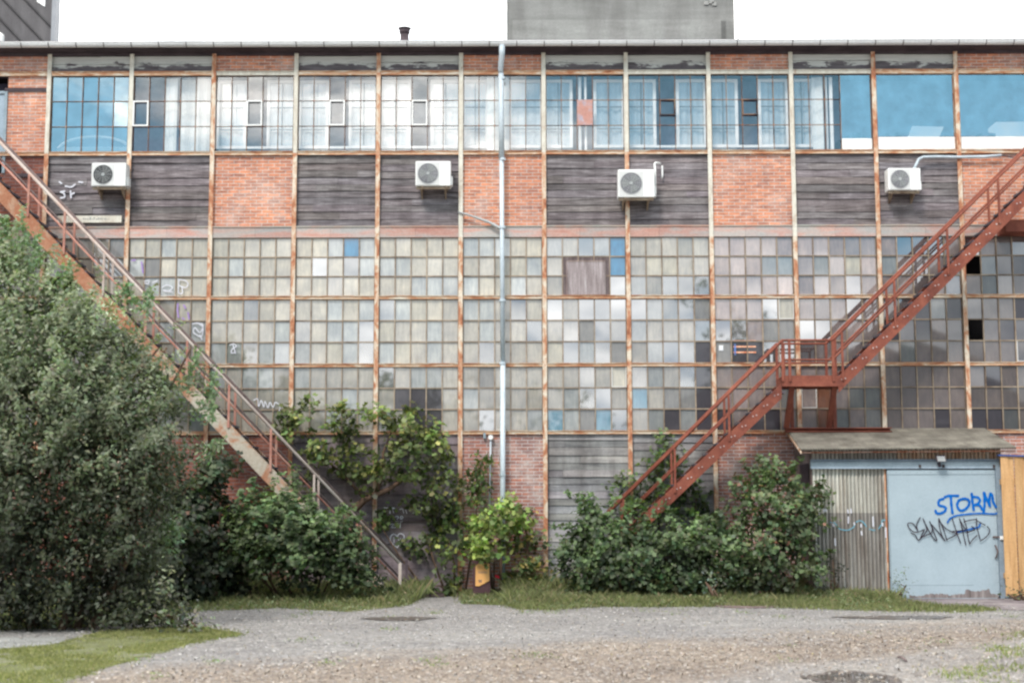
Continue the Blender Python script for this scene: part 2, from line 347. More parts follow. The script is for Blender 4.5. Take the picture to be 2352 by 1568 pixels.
# ------------------------------------------------------------------ ground
def ground_mat():
    mt, nt = newmat('gravelled_asphalt'); q = N(nt)
    p = q.pos(); f = q.noise(p, .35, 6, .6); f1 = q.noise(p, 5, 8, .75); f2 = q.noise(p, 55, 3, .8)
    grey = q.ramp(f1, [(.3,(.165,.160,.158)),(.5,(.25,.243,.236)),(.72,(.38,.37,.355))])
    brown = q.ramp(f1, [(.3,(.145,.118,.10)),(.5,(.245,.205,.17)),(.72,(.37,.325,.275))])
    s_ = q.n('ShaderNodeSeparateXYZ'); q.l(p, s_.inputs[0])
    # loose brown gravel lies in a strip across the yard
    a0, a1 = G(700,1512), G(2352,1425); b = (a1[1]-a0[1])/(a1[0]-a0[0]); a = a0[1]-b*a0[0]
    lin = q.math('SUBTRACT', q.math('ADD', q.math('MULTIPLY', s_.outputs[0], b), a), s_.outputs[1])
    lin = q.math('ADD', lin, q.math('MULTIPLY', q.math('SUBTRACT', f, .5), 5.0))
    lin = q.math('ADD', lin, q.math('MULTIPLY', q.math('SUBTRACT', f1, .5), 1.6))
    lin = q.math('ADD', lin, q.math('MULTIPLY', q.math('SUBTRACT', q.noise(p, 1.6, 6, .7), .5), 4.0))
    m1 = q.mr(lin, -.9, 1.3)
    c0, c1 = G(1500,1560), G(2352,1462); b2 = (c1[1]-c0[1])/(c1[0]-c0[0]); a2 = c0[1]-b2*c0[0]
    lin2 = q.math('SUBTRACT', q.math('ADD', q.math('MULTIPLY', s_.outputs[0], b2), a2), s_.outputs[1])
    lin2 = q.math('ADD', lin2, q.math('MULTIPLY', q.math('SUBTRACT', f, .5), 5.0))
    m2 = q.mr(lin2, -.3, .6)
    k = q.math('MULTIPLY', m1, q.math('SUBTRACT', 1.0, q.math('MULTIPLY', m2, .75)))
    c = q.mix(k, grey, brown)
    c = q.mix(.5, c, q.ramp(f, [(.35,(.72,.70,.72)),(.65,(1.15,1.15,1.13))]), 'MULTIPLY')
    f5 = q.noise(p, 17, 4, .8)
    c = q.mix(.8, c, q.ramp(f5, [(.34,(.36,.36,.38)),(.5,(.95,.95,.95)),(.66,(1.75,1.72,1.65))]), 'MULTIPLY')
    c = q.mix(.5, c, q.ramp(f2, [(.3,(.45,.45,.45)),(.7,(1.5,1.5,1.5))]), 'MULTIPLY')
    tr = q.noise(q.pos((.25,.9,1)), 1.3, 4, .6)
    c = q.mix(.3, c, q.ramp(tr, [(.38,(.62,.60,.63)),(.58,(1.1,1.1,1.1))]), 'MULTIPLY')
    hb = q.math('ADD', f1, q.math('MULTIPLY', f2, .6))
    q.out(q.bsdf(c, .92, .15, hb, .7, .03)); return mt
M['ground'] = ground_mat()
gb = MB()
xs = [-400,-60,-30,-20,-14,-8,-4,0,4,8,14,20,30,60,400]; ys = [-400,-60,-29,-24,-20,-17,-14,-11,-8,-5,0,60,400]
for a in range(len(xs)-1):
    for b in range(len(ys)-1): gb.quad([(xs[a],ys[b],0),(xs[a+1],ys[b],0),(xs[a+1],ys[b+1],0),(xs[a],ys[b+1],0)])
structure(gb, 'ground', 'ground', 'grey asphalt yard strewn with brown gravel in front of the factory', 'ground')

def soil_mat():
    mt, nt = newmat('mossy_soil'); q = N(nt); p = q.pos()
    f = q.noise(p, 2.2, 7, .7); f2 = q.noise(p, 30, 4, .7)
    c = q.ramp(f, [(.3,(.11,.108,.095)),(.42,(.135,.145,.075)),(.52,(.155,.17,.075)),(.62,(.20,.195,.165)),(.75,(.25,.245,.23))])
    c = q.mix(.6, c, q.ramp(f2, [(.3,(.4,.4,.4)),(.7,(1.4,1.4,1.4))]), 'MULTIPLY')
    q.out(q.bsdf(c, .95, .1, f2, .6, .03)); return mt
M['soil'] = soil_mat()
def inside(poly, x, y):
    n = len(poly); c = np.zeros(len(x), bool); j = n-1
    for i in range(n):
        xi, yi = poly[i]; xj, yj = poly[j]
        t = ((yi > y) != (yj > y)) & (x < (xj-xi)*(y-yi)/(yj-yi+1e-12)+xi); c ^= t; j = i
    return c
def wobble(poly, amp, n=14):
    out = []
    for i in range(len(poly)):
        a, b = np.array(poly[i]), np.array(poly[(i+1)%len(poly)])
        for k in range(n): out.append(a+(b-a)*k/n + rng.normal(0, amp, 2))
    return out
def ground_patch(name, poly, z, label, cat, mt='soil', amp=.06, kind='structure'):
    pg = wobble(poly, amp); mb = MB(); mb.quad([(p[0],p[1],z) for p in pg])
    o = mb.build(name, mt); o['kind'] = kind; o['label'] = label; o['category'] = cat; return pg
gp = lambda l: [tuple(G(a,b)[:2]) for a,b in l]
lawn_poly = gp([(-330,1478),(0,1492),(130,1478),(230,1450),(440,1436),(560,1456),(440,1478),(330,1510),(235,1536),(150,1568),(110,1610),(-400,1640)])
verge_l = [(-14,-.25)] + [tuple(G(470,1387)[:2])][:0] + [(X(985,1380,-.25),-.25)] + gp([(935,1391),(800,1405),(640,1396),(560,1400),(470,1402),(400,1412),(330,1428),(200,1440),(-60,1448)]) + [(-14,-6)]
verge_r = [(X(1060,1380,-.25),-.25),(X(1868,1380,-.25),-.25),(X(1868,1380,-1.6),-1.7),(X(2040,1380,-1.7),-1.75)] + gp([(2060,1383),(2130,1392),(2290,1401),(2080,1404),(1960,1401),(1800,1396),(1640,1393),(1500,1394),(1380,1393),(1270,1401),(1180,1397),(1160,1390),(1060,1386)])
patch_r = gp([(2352,1450),(2270,1462),(2235,1490),(2300,1500),(2230,1530),(2130,1545),(2200,1568),(2240,1600),(2500,1640),(2500,1445)])
ground_patch('lawn_soil', lawn_poly, .004, 'mossy green lawn soil at the front left of the yard', 'lawn')
ground_patch('verge_soil', verge_l, .005, 'weedy soil strip along the left part of the wall foot', 'verge', amp=.012)
ground_patch('verge_soil', verge_r, .006, 'weedy soil strip along the middle of the wall foot up to the shed', 'verge', amp=.012)
sidep = ground_patch('side_path', gp([(-200,1466),(0,1464),(150,1464),(150,1474),(90,1484),(0,1490),(-200,1500)]), .008, 'small pale grey paved strip at the left edge under the big bush', 'path', M['conc_tower'], .01)
ground_patch('door_apron', [(X(2030,1380,-1.9),-1.72),(X(2352,1380,-1.9)+1,-1.72)] + gp([(2400,1400),(2352,1402),(2230,1396),(2080,1390)]), .009, 'brownish trodden soil apron before the shed door', 'soil', M['conc_purple'], .01)

# puddles
def water_mat():
    mt, nt = newmat('puddle_water'); q = N(nt)
    gl = q.n('ShaderNodeBsdfGlossy'); gl.inputs['Roughness'].default_value = .04; gl.inputs[0].default_value = (.7,.7,.7,1)
    d = q.n('ShaderNodeBsdfDiffuse'); d.inputs[0].default_value = (.09,.08,.075,1)
    mx = q.n('ShaderNodeMixShader'); mx.inputs[0].default_value = .4; q.l(d.outputs[0], mx.inputs[1]); q.l(gl.outputs[0], mx.inputs[2])
    q.out(mx.outputs[0]); return mt
M['water'] = water_mat()
M['wet'] = noisy('wet_asphalt', [(.3,(.07,.055,.05)),(.7,(.12,.10,.09))], nscale=4, rough=.35, spec=.5)
def puddle(cx, cy_, rx, ry, label, mt='water', z=.012):
    c = G(cx, cy_); l = G(cx-rx, cy_); t = G(cx, cy_-ry)
    a, b = abs(c[0]-l[0]), abs(t[1]-c[1]); mb = MB(); pts = []
    for k in range(48):
        w_ = 2*pi*k/48; r_ = 1+.10*sin(3*w_+cx)+.07*sin(5*w_)+.04*sin(11*w_)
        pts.append((c[0]+a*r_*cos(w_), c[1]+b*r_*sin(w_), z))
    mb.quad(pts); o = mb.build('puddle', mt); o['kind'] = 'structure'; o['label'] = label; o['category'] = 'puddle'
puddle(1958,1557,84,11, 'shallow puddle reflecting the shed at the bottom right of the yard')
puddle(1958,1557,106,15, 'wet brown rim around the bottom right puddle', 'wet', .010)
puddle(917,1421,80,4.2, 'small dark brown wet hollow in the asphalt left of centre', 'wet')
puddle(2060,1418,130,4, 'long thin dark wet hollow in front of the shed', 'wet', .011)

# manhole cover, floor grate, stick
def manhole():
    c = G(1716,1391.5); mb = MB(); r = .55
    t = thing('manhole_cover', (c[0],c[1],0), 'flat round reddish manhole cover at the edge of the right grass verge', 'manhole cover')
    mb.prism([(c[0]+r*cos(2*pi*k/28), c[1]+r*sin(2*pi*k/28), .006) for k in range(28)], (0,0,.02)); mb.build('cover', 'iron', t, bevel=.004)
    r2 = MB(); r2.tube([(c[0]+(r+.03)*cos(2*pi*k/28), c[1]+(r+.03)*sin(2*pi*k/28), .012) for k in range(29)], .02, 6, caps=False); r2.build('rim', 'iron', t)
manhole()
gr = MB(); a, b = G(905,1388), G(1010,1383)
for k in range(9): gr.box(a[0]+(b[0]-a[0])*k/9, a[0]+(b[0]-a[0])*(k+.7)/9, -.9, -.3, .012, .05, g(.5))
gr.box(a[0], b[0], -.95, -.9, .012, .06, g(.5)); gr.box(a[0], b[0], -.3, -.25, .012, .06, g(.5))
tag(gr.build('entrance_grate', 'iron'), 'dark foot grate on the ground at the end of the left stair handrail', 'grate')
p1, p2 = G(2063,1511), G(2082,1520)
tag(MB().tube([(p1[0],p1[1],.02),((p1[0]+p2[0])/2,(p1[1]+p2[1])/2,.035),(p2[0],p2[1],.015)], .013, 6).build('stick', 'iron'), 'short dark stick lying on the gravel before the shed', 'stick')

# ------------------------------------------------------------------ factory building
BX0, BW = -10.0, 1.768
def px_(i): return BX0+BW*i
ZR = dict(gut=11.60, r0=11.04, r1=9.285, bt=7.677, bb=7.457, r2=6.174, r3=4.741, r4=3.328)
FB = thing('factory_building', (0,0,0), 'long factory hall with gridded windows, orange brick panels, dark boards and rusty frame', 'factory')
def add(mb, name, mt, parent=FB, **k): return mb.build(name, mt, parent, **k)
PW = .045   # half width of pillar
# body, roof
mb = MB(); mb.box(-22, 22, .9, 14, 0, 11.45); add(mb, 'interior_core', 'dark')
mb = MB(); mb.box(-22, 22, 0.25, .3, 11.05, 11.5)
mb.prism([(-22,-.36,11.60),(22,-.36,11.60),(22,14.2,11.95),(-22,14.2,11.95)], (0,0,.06)); add(mb, 'roof', 'fascia')
mb = MB(); mb.box(-22, 22, -.30, -.02, 11.50, 11.56); mb.box(-22, 22, -.06, .2, 11.44, 11.50); add(mb, 'fascia', 'fascia')
# gutter with joints
gt = MB(); n = 10
ring = [(-.42+.085*(-cos(pi*k/n)), 11.585-.085*sin(pi*k/n)) for k in range(n+1)]
for k in range(n): gt.quad([(-22,*ring[k]),(22,*ring[k]),(22,*ring[k+1]),(-22,*ring[k+1])])
gt.tube([(-22,-.505,11.588),(22,-.505,11.588)], .012, 6)
gut = add(gt, 'gutter', 'gutter', smooth=True)
k = 0; x = -14
while x < 14:
    jb = MB(); jb.tube([(x, -.42+.09*(-cos(pi*j/8)), 11.588-.09*sin(pi*j/8)) for j in range(9)], .009, 5)
    jb.build('bracket', 'fascia', gut); x += .585+rnd.uniform(-.004,.004)

# pillars
def pillar_col(i): return (1,1,1,1)
for i in range(-1, 13):
    x = px_(i)
    segs = [(ZR['r1'], 11.47, 'paint_pale' if i in (0,1,3,5,6,7,8,9) else 'rust'),
            (ZR['bb'], ZR['r1'], 'rust' if i not in (8,9,5) else 'paint_pale'), (0, ZR['bb'], 'rust')]
    for a, b, mt in segs:
        if i in (0,12,-1) and b <= ZR['bb']: pass
        mb = MB(); mb.box(x-PW, x+PW, -.075, -.062, a, b); mb.box(x-.012, x+.012, -.062, .06, a, b)
        add(mb, 'pillar', mt)
# horizontal rails, bay by bay
for i in range(-2, 13):
    x0, x1 = px_(i)+PW+.002, px_(i+1)-PW-.002
    for zz, mt, hh in ((ZR['r0'], 'rust_h' if i not in (7,8,9,2) else 'paint_pale', .045), (ZR['r1'], 'rust_h', .038), (ZR['r2'], 'rust_h', .036), (ZR['r3'], 'rust_h', .036), (ZR['r4'], 'rust_h', .036)):
        mb = MB(); mb.box(x0, x1, -.055, -.02, zz-hh, zz+hh); mb.box(x0, x1, -.075, -.055, zz+hh-.012, zz+hh)
        add(mb, 'rail', mt)
for i in range(-2, 13):
    x0, x1 = px_(i)+PW+.002, px_(i+1)-PW-.002
    mb = MB(); t = rnd.uniform(.9,1.1)
    xm = rnd.uniform(.35,.65)*(x1-x0)+x0
    mb.box(x0, xm-.002, -.05, .1, ZR['bb'], ZR['bt'], (t,t,t,1) if i > 0 else (.75,.8,.8,1)); mb.box(xm+.002, x1, -.05, .1, ZR['bb'], ZR['bt'], (t*.93,t*.93,t*.95,1))
    mb.box(x0, x1, -.07, .1, ZR['bt'], ZR['bt']+.025, (.9,.95,.9,1))
    add(mb, 'band_beam', 'band')
mb = MB(); mb.box(-22, 22, .1, .3, ZR['bb'], ZR['bt']); add(mb, 'beam_core', 'dark')

# opaque panels
KIND = {-2:'b',-1:'b',0:'w',1:'w',2:'b',3:'w',4:'w',5:'b',6:'w',7:'w',8:'b',9:'w',10:'w',11:'b',12:'b'}
def boards(x0, x1, z0, z1, h, lo=.75, hi=1.2, gap=.006):
    mb = MB(); z = z0; base = None
    while z < z1-.02:
        hh = min(h*rnd.uniform(.9,1.1), z1-z)
        xs = [x0, x1] if rnd.random() < .5 else [x0, rnd.uniform(x0+.3, x1-.3), x1]
        for a, b in zip(xs[:-1], xs[1:]):
            t = rnd.uniform(lo, hi); yo = rnd.uniform(-.012,.012); tl = rnd.uniform(-.004,.004)
            c = (t*rnd.uniform(.96,1.04), t*.98, t*rnd.uniform(.95,1.05), 1)
            za, zb = z+gap/2, z+hh-gap/2
            mb.prism([(a+.001,yo,za),(b-.001,yo,za+tl),(b-.001,yo+.014,zb+tl),(a+.001,yo+.014,zb)], (0,.05,0), c)
        z += hh
    mb.box(x0, x1, .07, .12, z0, z1, g(.25)); return mb
for i in range(-2, 13):
    x0, x1 = px_(i)+.01, px_(i+1)-.01
    if KIND[i] == 'b':
        add(MB().box(x0, x1, 0, .15, ZR['r0']+.03, 11.44), 'brick_panel', 'brick_top')
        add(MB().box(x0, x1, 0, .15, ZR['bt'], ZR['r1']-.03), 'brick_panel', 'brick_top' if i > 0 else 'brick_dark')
    else:
        add(boards(x0, x1, ZR['r0']+.03, 11.44, .21, .85, 1.15), 'board_panel', 'board_peel')
        add(boards(x0, x1, ZR['bt']+.02, ZR['r1']-.03, .155, .82, 1.16, .003), 'board_panel', 'board')
    # bottom row
    if i in (-2,-1,0,1,2): add(MB().box(x0, x1, 0, .15, 0, ZR['r4']-.03), 'brick_panel', 'brick_dark')  # shade behind the bushes put into a darker brick colour
    elif i in (5,8,9,10,11,12): add(MB().box(x0, x1, 0, .15, 0, ZR['r4']-.03), 'brick_panel', 'brick_low')
    elif i in (3,4): add(boards(x0, x1, 0, ZR['r4']-.03, .26, .85, 1.15, .004), 'concrete_panel', 'conc_purple')
    else: add(boards(x0, x1, 0, ZR['r4']-.03, .155, .78, 1.22, .004), 'concrete_panel', 'conc_form')
# brick window-row piece left of pillar 0, with door at far left
xd = X(15, 300)
add(MB().box(xd, px_(0)-.01, 0, .15, ZR['r1']-.03, ZR['r0']+.03), 'brick_panel', 'brick_top')
mb = MB(); mb.box(X(12,207), px_(0)-.06, -.03, .02, Z(60,209)-.02, Z(60,204)+.01); mb.box(X(40,400), px_(0)-.06, -.03, .02, Z(60,405)-.02, Z(60,400)+.01); add(mb, 'lintel', 'fascia')
dr = MB(); za, zb = Z(5,398), Z(5,210)
dr.box(xd-.06, xd, -.03, .05, za, zb); dr.box(xd-1.02, xd-.96, -.03, .05, za, zb); dr.box(xd-.96, xd-.06, -.03, .05, zb-.06, zb)
drf = add(dr, 'door_frame', 'trim_blue')
d2 = MB(); d2.box(xd-.95, xd-.07, 0, .05, za, zb-.07, (1.2,1.2,1.25,1)); d2.build('door', 'trim_blue', drf)

# ---- middle glazing: 5 x 9 panes per bay, three windows per bay
SPEC = {}
def S(b, lst):
    for r, c, k in lst: SPEC[(b,r,c)] = k
S(0, [(2,0,'k'),(2,1,'k'),(1,4,'s'),(1,3,'s'),(0,3,'s'),(0,4,'g')])
S(1, [(0,0,'w'),(0,1,'w'),(1,1,'g'),(0,4,'w'),(1,4,'w'),(2,4,'w')])
S(2, [(3,2,'s'),(5,1,'s'),(5,2,'s'),(5,4,'s'),(0,0,'w'),(1,0,'w'),(2,0,'w')])
S(3, [(0,3,'B'),(1,1,'c'),(1,3,'c'),(2,2,'s'),(4,4,'c'),(5,4,'c'),(5,2,'w'),(4,0,'s')])
S(4, [(3,0,'s'),(3,2,'w'),(5,1,'w'),(6,0,'c'),(7,1,'d'),(7,2,'d'),(7,3,'d'),(8,2,'d'),(8,3,'d'),(4,0,'w')])
S(5, [(3,3,'c'),(4,4,'c'),(5,1,'c'),(8,1,'c'),(6,1,'g'),(1,2,'w'),(2,2,'w'),(1,3,'w')])
S(6, [(0,0,'s'),(0,1,'s'),(0,2,'c'),(0,3,'s'),(0,4,'B'),(1,4,'B'),(2,4,'c'),(3,0,'c'),(3,1,'s'),(3,2,'c'),(3,3,'c'),(3,4,'c'),(4,1,'s'),(4,2,'g'),(4,3,'c'),(4,4,'s'),(5,0,'w'),(5,1,'c'),(5,3,'c'),(5,4,'g'),(6,2,'s'),(6,4,'w'),(7,2,'c'),(7,3,'c'),(8,0,'b'),(8,3,'b'),(8,4,'c'),(8,2,'g')])
S(7, [(2,0,'s'),(2,2,'c'),(2,3,'c'),(2,4,'c'),(3,0,'c'),(3,1,'s'),(3,2,'c'),(3,3,'c'),(3,4,'g'),(4,0,'s'),(4,4,'c'),(5,1,'s'),(5,2,'c'),(5,3,'c'),(5,4,'d'),(6,0,'s'),(6,3,'c'),(6,4,'d'),(7,0,'b'),(7,4,'d'),(8,2,'d'),(8,4,'d'),(7,2,'g'),(7,3,'g'),(1,1,'w'),(1,2,'w')])
S(8, [(2,2,'s'),(3,3,'c'),(3,4,'w'),(4,0,'c'),(4,1,'c'),(4,3,'g'),(4,4,'g'),(5,1,'d'),(5,2,'d'),(5,3,'c'),(5,4,'c'),(8,0,'d'),(8,2,'d'),(8,3,'d'),(7,4,'g'),(5,0,'g')])
S(9, [(2,1,'s'),(2,3,'c'),(3,3,'c'),(4,0,'c'),(4,1,'c'),(5,0,'c'),(5,1,'s'),(7,1,'r'),(8,1,'r'),(1,3,'w'),(8,4,'g')])
S(10, [(0,1,'c'),(0,2,'c'),(0,3,'c'),(1,1,'s'),(1,2,'s'),(2,2,'s'),(2,4,'s'),(3,1,'s'),(3,2,'d'),(4,0,'d'),(4,1,'d'),(4,2,'d'),(4,4,'d'),(3,4,'d'),(6,1,'s'),(7,1,'s'),(8,3,'d')])
S(11, [(0,0,'c'),(1,0,'k'),(1,2,'d'),(1,3,'d'),(0,3,'s'),(3,3,'d'),(3,4,'d'),(4,0,'k'),(4,2,'d'),(4,3,'d'),(6,1,'d'),(8,0,'d'),(8,1,'d')])
def pane_col(b, r, c):
    k = SPEC.get((b,r,c))
    # overall dirt tone: cream in the upper left, grey brown lower and to the right
    u = b/11; v = r/8
    t = .50*(1-.50*max(0,u-.45)/.55)*(1-.40*v)*(1-.15*max(0, .25-u)/.25)
    if b <= 1: t *= (.8 if r > 2 else 1)
    if b in (9,10,11): t *= {9:.85,10:.66,11:.52}[b]
    warm = np.array([1.06,1.0,.86]) if v < .4 else np.array([1.05,1.0,.90])
    if b > 7: warm = np.array([1.17,.97,.95])
    if rnd.random() < (.35 if b < 8 else .12): warm = np.array([.93,1.0,1.02])
    t *= rnd.uniform(.80,1.18); col = warm*t; a = rnd.choice([.06,.1,.14,.2])
    if 6 <= b <= 9 and r < 6: a += .24
    elif 2 <= b: a += .08
    if k == 'c': a = rnd.uniform(.75,.98)
    elif k == 's': a = rnd.uniform(.45,.65)
    elif k == 'w': col = np.array([.43,.41,.35])*rnd.uniform(.9,1.1); a = .15
    elif k == 'g': col = np.array([.20,.20,.20])*rnd.uniform(.9,1.1); a = .1
    elif k == 'B': col = np.array([.035,.22,.42]); a = .25  # reflected blue sky put into the pane colour
    elif k == 'b': col = np.array([.13,.30,.42]); a = .35  # paler sky reflection, also put into the colour
    elif k == 'd': col = np.array([.03,.03,.04]); a = .55 ; 
    elif k == 'r': col = np.array([.20,.085,.05]); a = .2
    elif k == 'k': return None
    if k == 'd': col = np.array([.035,.03,.04]); a = rnd.uniform(.06,.3)
    return (*col, a)
for b in range(-1, 12):
    x0, x1 = px_(b)+PW+.004, px_(b+1)-PW-.004
    for sct, (zt, zb_) in enumerate(((ZR['bb'], ZR['r2']+.037), (ZR['r2']-.037, ZR['r3']+.037), (ZR['r3']-.037, ZR['r4']+.037))):
        cw = (x1-x0)/5; rh = (zt-zb_)/3; fr = MB(); pn = MB()
        for c in range(1, 5): fr.box(x0+c*cw-.011, x0+c*cw+.011, -.028, -.002, zb_, zt, g(rnd.uniform(.8,1.15)))
        for r in range(1, 3):
            for c in range(5): fr.box(x0+c*cw+.0115, x0+(c+1)*cw-.0115, -.026, -.003, zt-r*rh-.012, zt-r*rh+.012, g(rnd.uniform(.7,1.1)))
        fr.box(x0, x1, -.03, 0, zt-.012, zt, g(.7)); fr.box(x0, x0+.012, -.031, 0, zb_, zt-.0125, g(.9)); fr.box(x1-.012, x1, -.031, 0, zb_, zt-.0125, g(.9))
        for r in range(3):
            for c in range(5):
                col = pane_col(b, sct*3+r, c)
                if b == 6 and sct == 0 and r in (1,2) and c in (1,2,3): continue
                if b < 0: col = (.10,.085,.08,.1) if rnd.random() < .8 else (.03,.03,.03,.2)
                if b == 0 and col is not None: col = (col[0]*.45, col[1]*.43, col[2]*.45, col[3]) if c < 3 else col
                if col is None: continue
                xa, xb = x0+c*cw+.002, x0+(c+1)*cw-.002; zz1, zz0 = zt-r*rh-.002, zt-(r+1)*rh+.002
                ta, tb = rng.normal(0,.0014), rng.normal(0,.0014)
                pn.quad([(xa,.004-ta-tb,zz0),(xb,.004+ta-tb,zz0),(xb,.004+ta+tb,zz1),(xa,.004-ta+tb,zz1)], col)
        wf = add(fr, 'window', 'muntin'); pn.build('pane', 'pane', wf)
        def wframe(r, c):   # freshly puttied white rim around one pane
            xa, xb = x0+c*cw+.012, x0+(c+1)*cw-.012; z1_, z0_ = zt-r*rh-.012, zt-(r+1)*rh+.012; mbw = MB()
            mbw.box(xa, xa+.012, -.034, -.03, z0_, z1_); mbw.box(xb-.012, xb, -.034, -.03, z0_, z1_); mbw.box(xa+.012, xb-.012, -.034, -.03, z0_, z0_+.012)
            mbw.build('putty_rim', 'white_metal', wf)
        if (b, sct) == (6,2): wframe(0,4)
        if (b, sct) == (8,1): wframe(0,4)
        if (b, sct) == (9,2): wframe(1,0)
        if (b, sct) == (11,1): wframe(2,3)
        if (b, sct) == (6,0):
            h = MB(); xa, xb = x0+cw+.006, x0+4*cw-.006; zz1 = zt-rh-.006
            h.box(xa, xb, -.02, .02, zb_+.004, zz1, (.55,.5,.52,1)); h.box(xa+.1*3*cw, xb-.1*3*cw, -.045, -.02, zb_+.012, zz1-.11, (1.3,1.3,1.35,1))
            h.box(xa+.07*3*cw, xa+.1*3*cw-.002, -.05, -.02, zb_+.012, zz1-.09, (1.1,1,1,1)); h.box(xb-.1*3*cw+.002, xb-.08*3*cw, -.05, -.02, zb_+.012, zz1-.09, (1,1,1,1)); h.box(xa+.07*3*cw, xb-.08*3*cw, -.05, -.02, zz1-.108, zz1-.085, (1.2,1.1,1,1))
            h.build('wooden_hatch', 'hatch', wf)
        if (b, sct) == (8,1):
            pb = MB(); c0 = A(1656,799); pb.box(c0[0]-.045, c0[0]+.045, -.012, -.006, c0[2]-.055, c0[2]+.055); pb.build('paper_note', 'paper', wf)
            ib = MB(); c0 = A(1712,795)   # shelving seen through the clear panes
            for k in range(3): ib.box(c0[0]-.25, c0[0]+.22, -.004, .001, c0[2]-.14+k*.12, c0[2]-.115+k*.12, (1.6,1.0,.8,1))
            ib.box(c0[0]-.235, c0[0]-.20, -.005, .0, c0[2]-.19, c0[2]+.05, (.2,.5,1.6,1)); ib.build('shelf', 'rust', wf)

# ---- upper windows
vents = {1:(0,'white'),2:(2,'white'),3:(2,'white'),4:(2,'white'),6:(2,'plate'),7:(2,'dark'),8:(2,'dark')}
ZU, ZL = ZR['r0']-.046, ZR['r1']+.039
def inner_window(par, xa, xb, y=.22):
    """white casement standing inside, behind the outer glazing"""
    fb = MB(); za, zb_ = ZL+.13, ZU-.03; t = .065
    fb.box(xa, xa+t, y, y+.05, za, zb_); fb.box(xb-t, xb, y, y+.05, za, zb_)
    fb.box(xa+t, xb-t, y, y+.05, za, za+t); fb.box(xa+t, xb-t, y, y+.05, zb_-t, zb_)
    fb.build('inner_frame', 'inner_white', par)
    b2 = MB(); w_ = xb-xa
    if w_ > .5:
        b2.box(xa+w_/2-.012, xa+w_/2+.012, y+.005, y+.04, za+t, zb_-t, g(.6))
        for zz in (.28,.60): b2.box(xa+t, xa+w_/2-.013, y+.005, y+.04, za+(zb_-za)*zz-.008, za+(zb_-za)*zz+.008, g(.7)); b2.box(xa+w_/2+.013, xb-t, y+.005, y+.04, za+(zb_-za)*zz-.008, za+(zb_-za)*zz+.008, g(.7))
        b2.build('inner_bar', 'trim_blue', par)
    gb_ = MB(); gb_.quad([(xa+t,y+.03,za+t),(xb-t,y+.03,za+t),(xb-t,y+.03,zb_-t),(xa+t,y+.03,zb_-t)]); gb_.build('inner_glass', 'glass_in', par)
def curtain(par, xa, xb, y, tone=1.0, z0=None, z1=None):
    cb = MB(); n_ = max(4, int((xb-xa)/.05)); z0 = z0 or ZL+.05; z1 = z1 or ZU-.01
    xs_ = np.linspace(xa, xb, n_)
    for k in range(n_-1):
        ya, yb = y+.02*sin(k*1.7), y+.02*sin((k+1)*1.7); t_ = tone*rnd.uniform(.93,1.07)
        cb.quad([(xs_[k],ya,z0),(xs_[k+1],yb,z0),(xs_[k+1],yb,z1),(xs_[k],ya,z1)], (t_*.82,t_*.88,t_*.93,1) if y > .25 else (t_,t_,t_,1))
    cb.build('curtain', 'curtain', par)
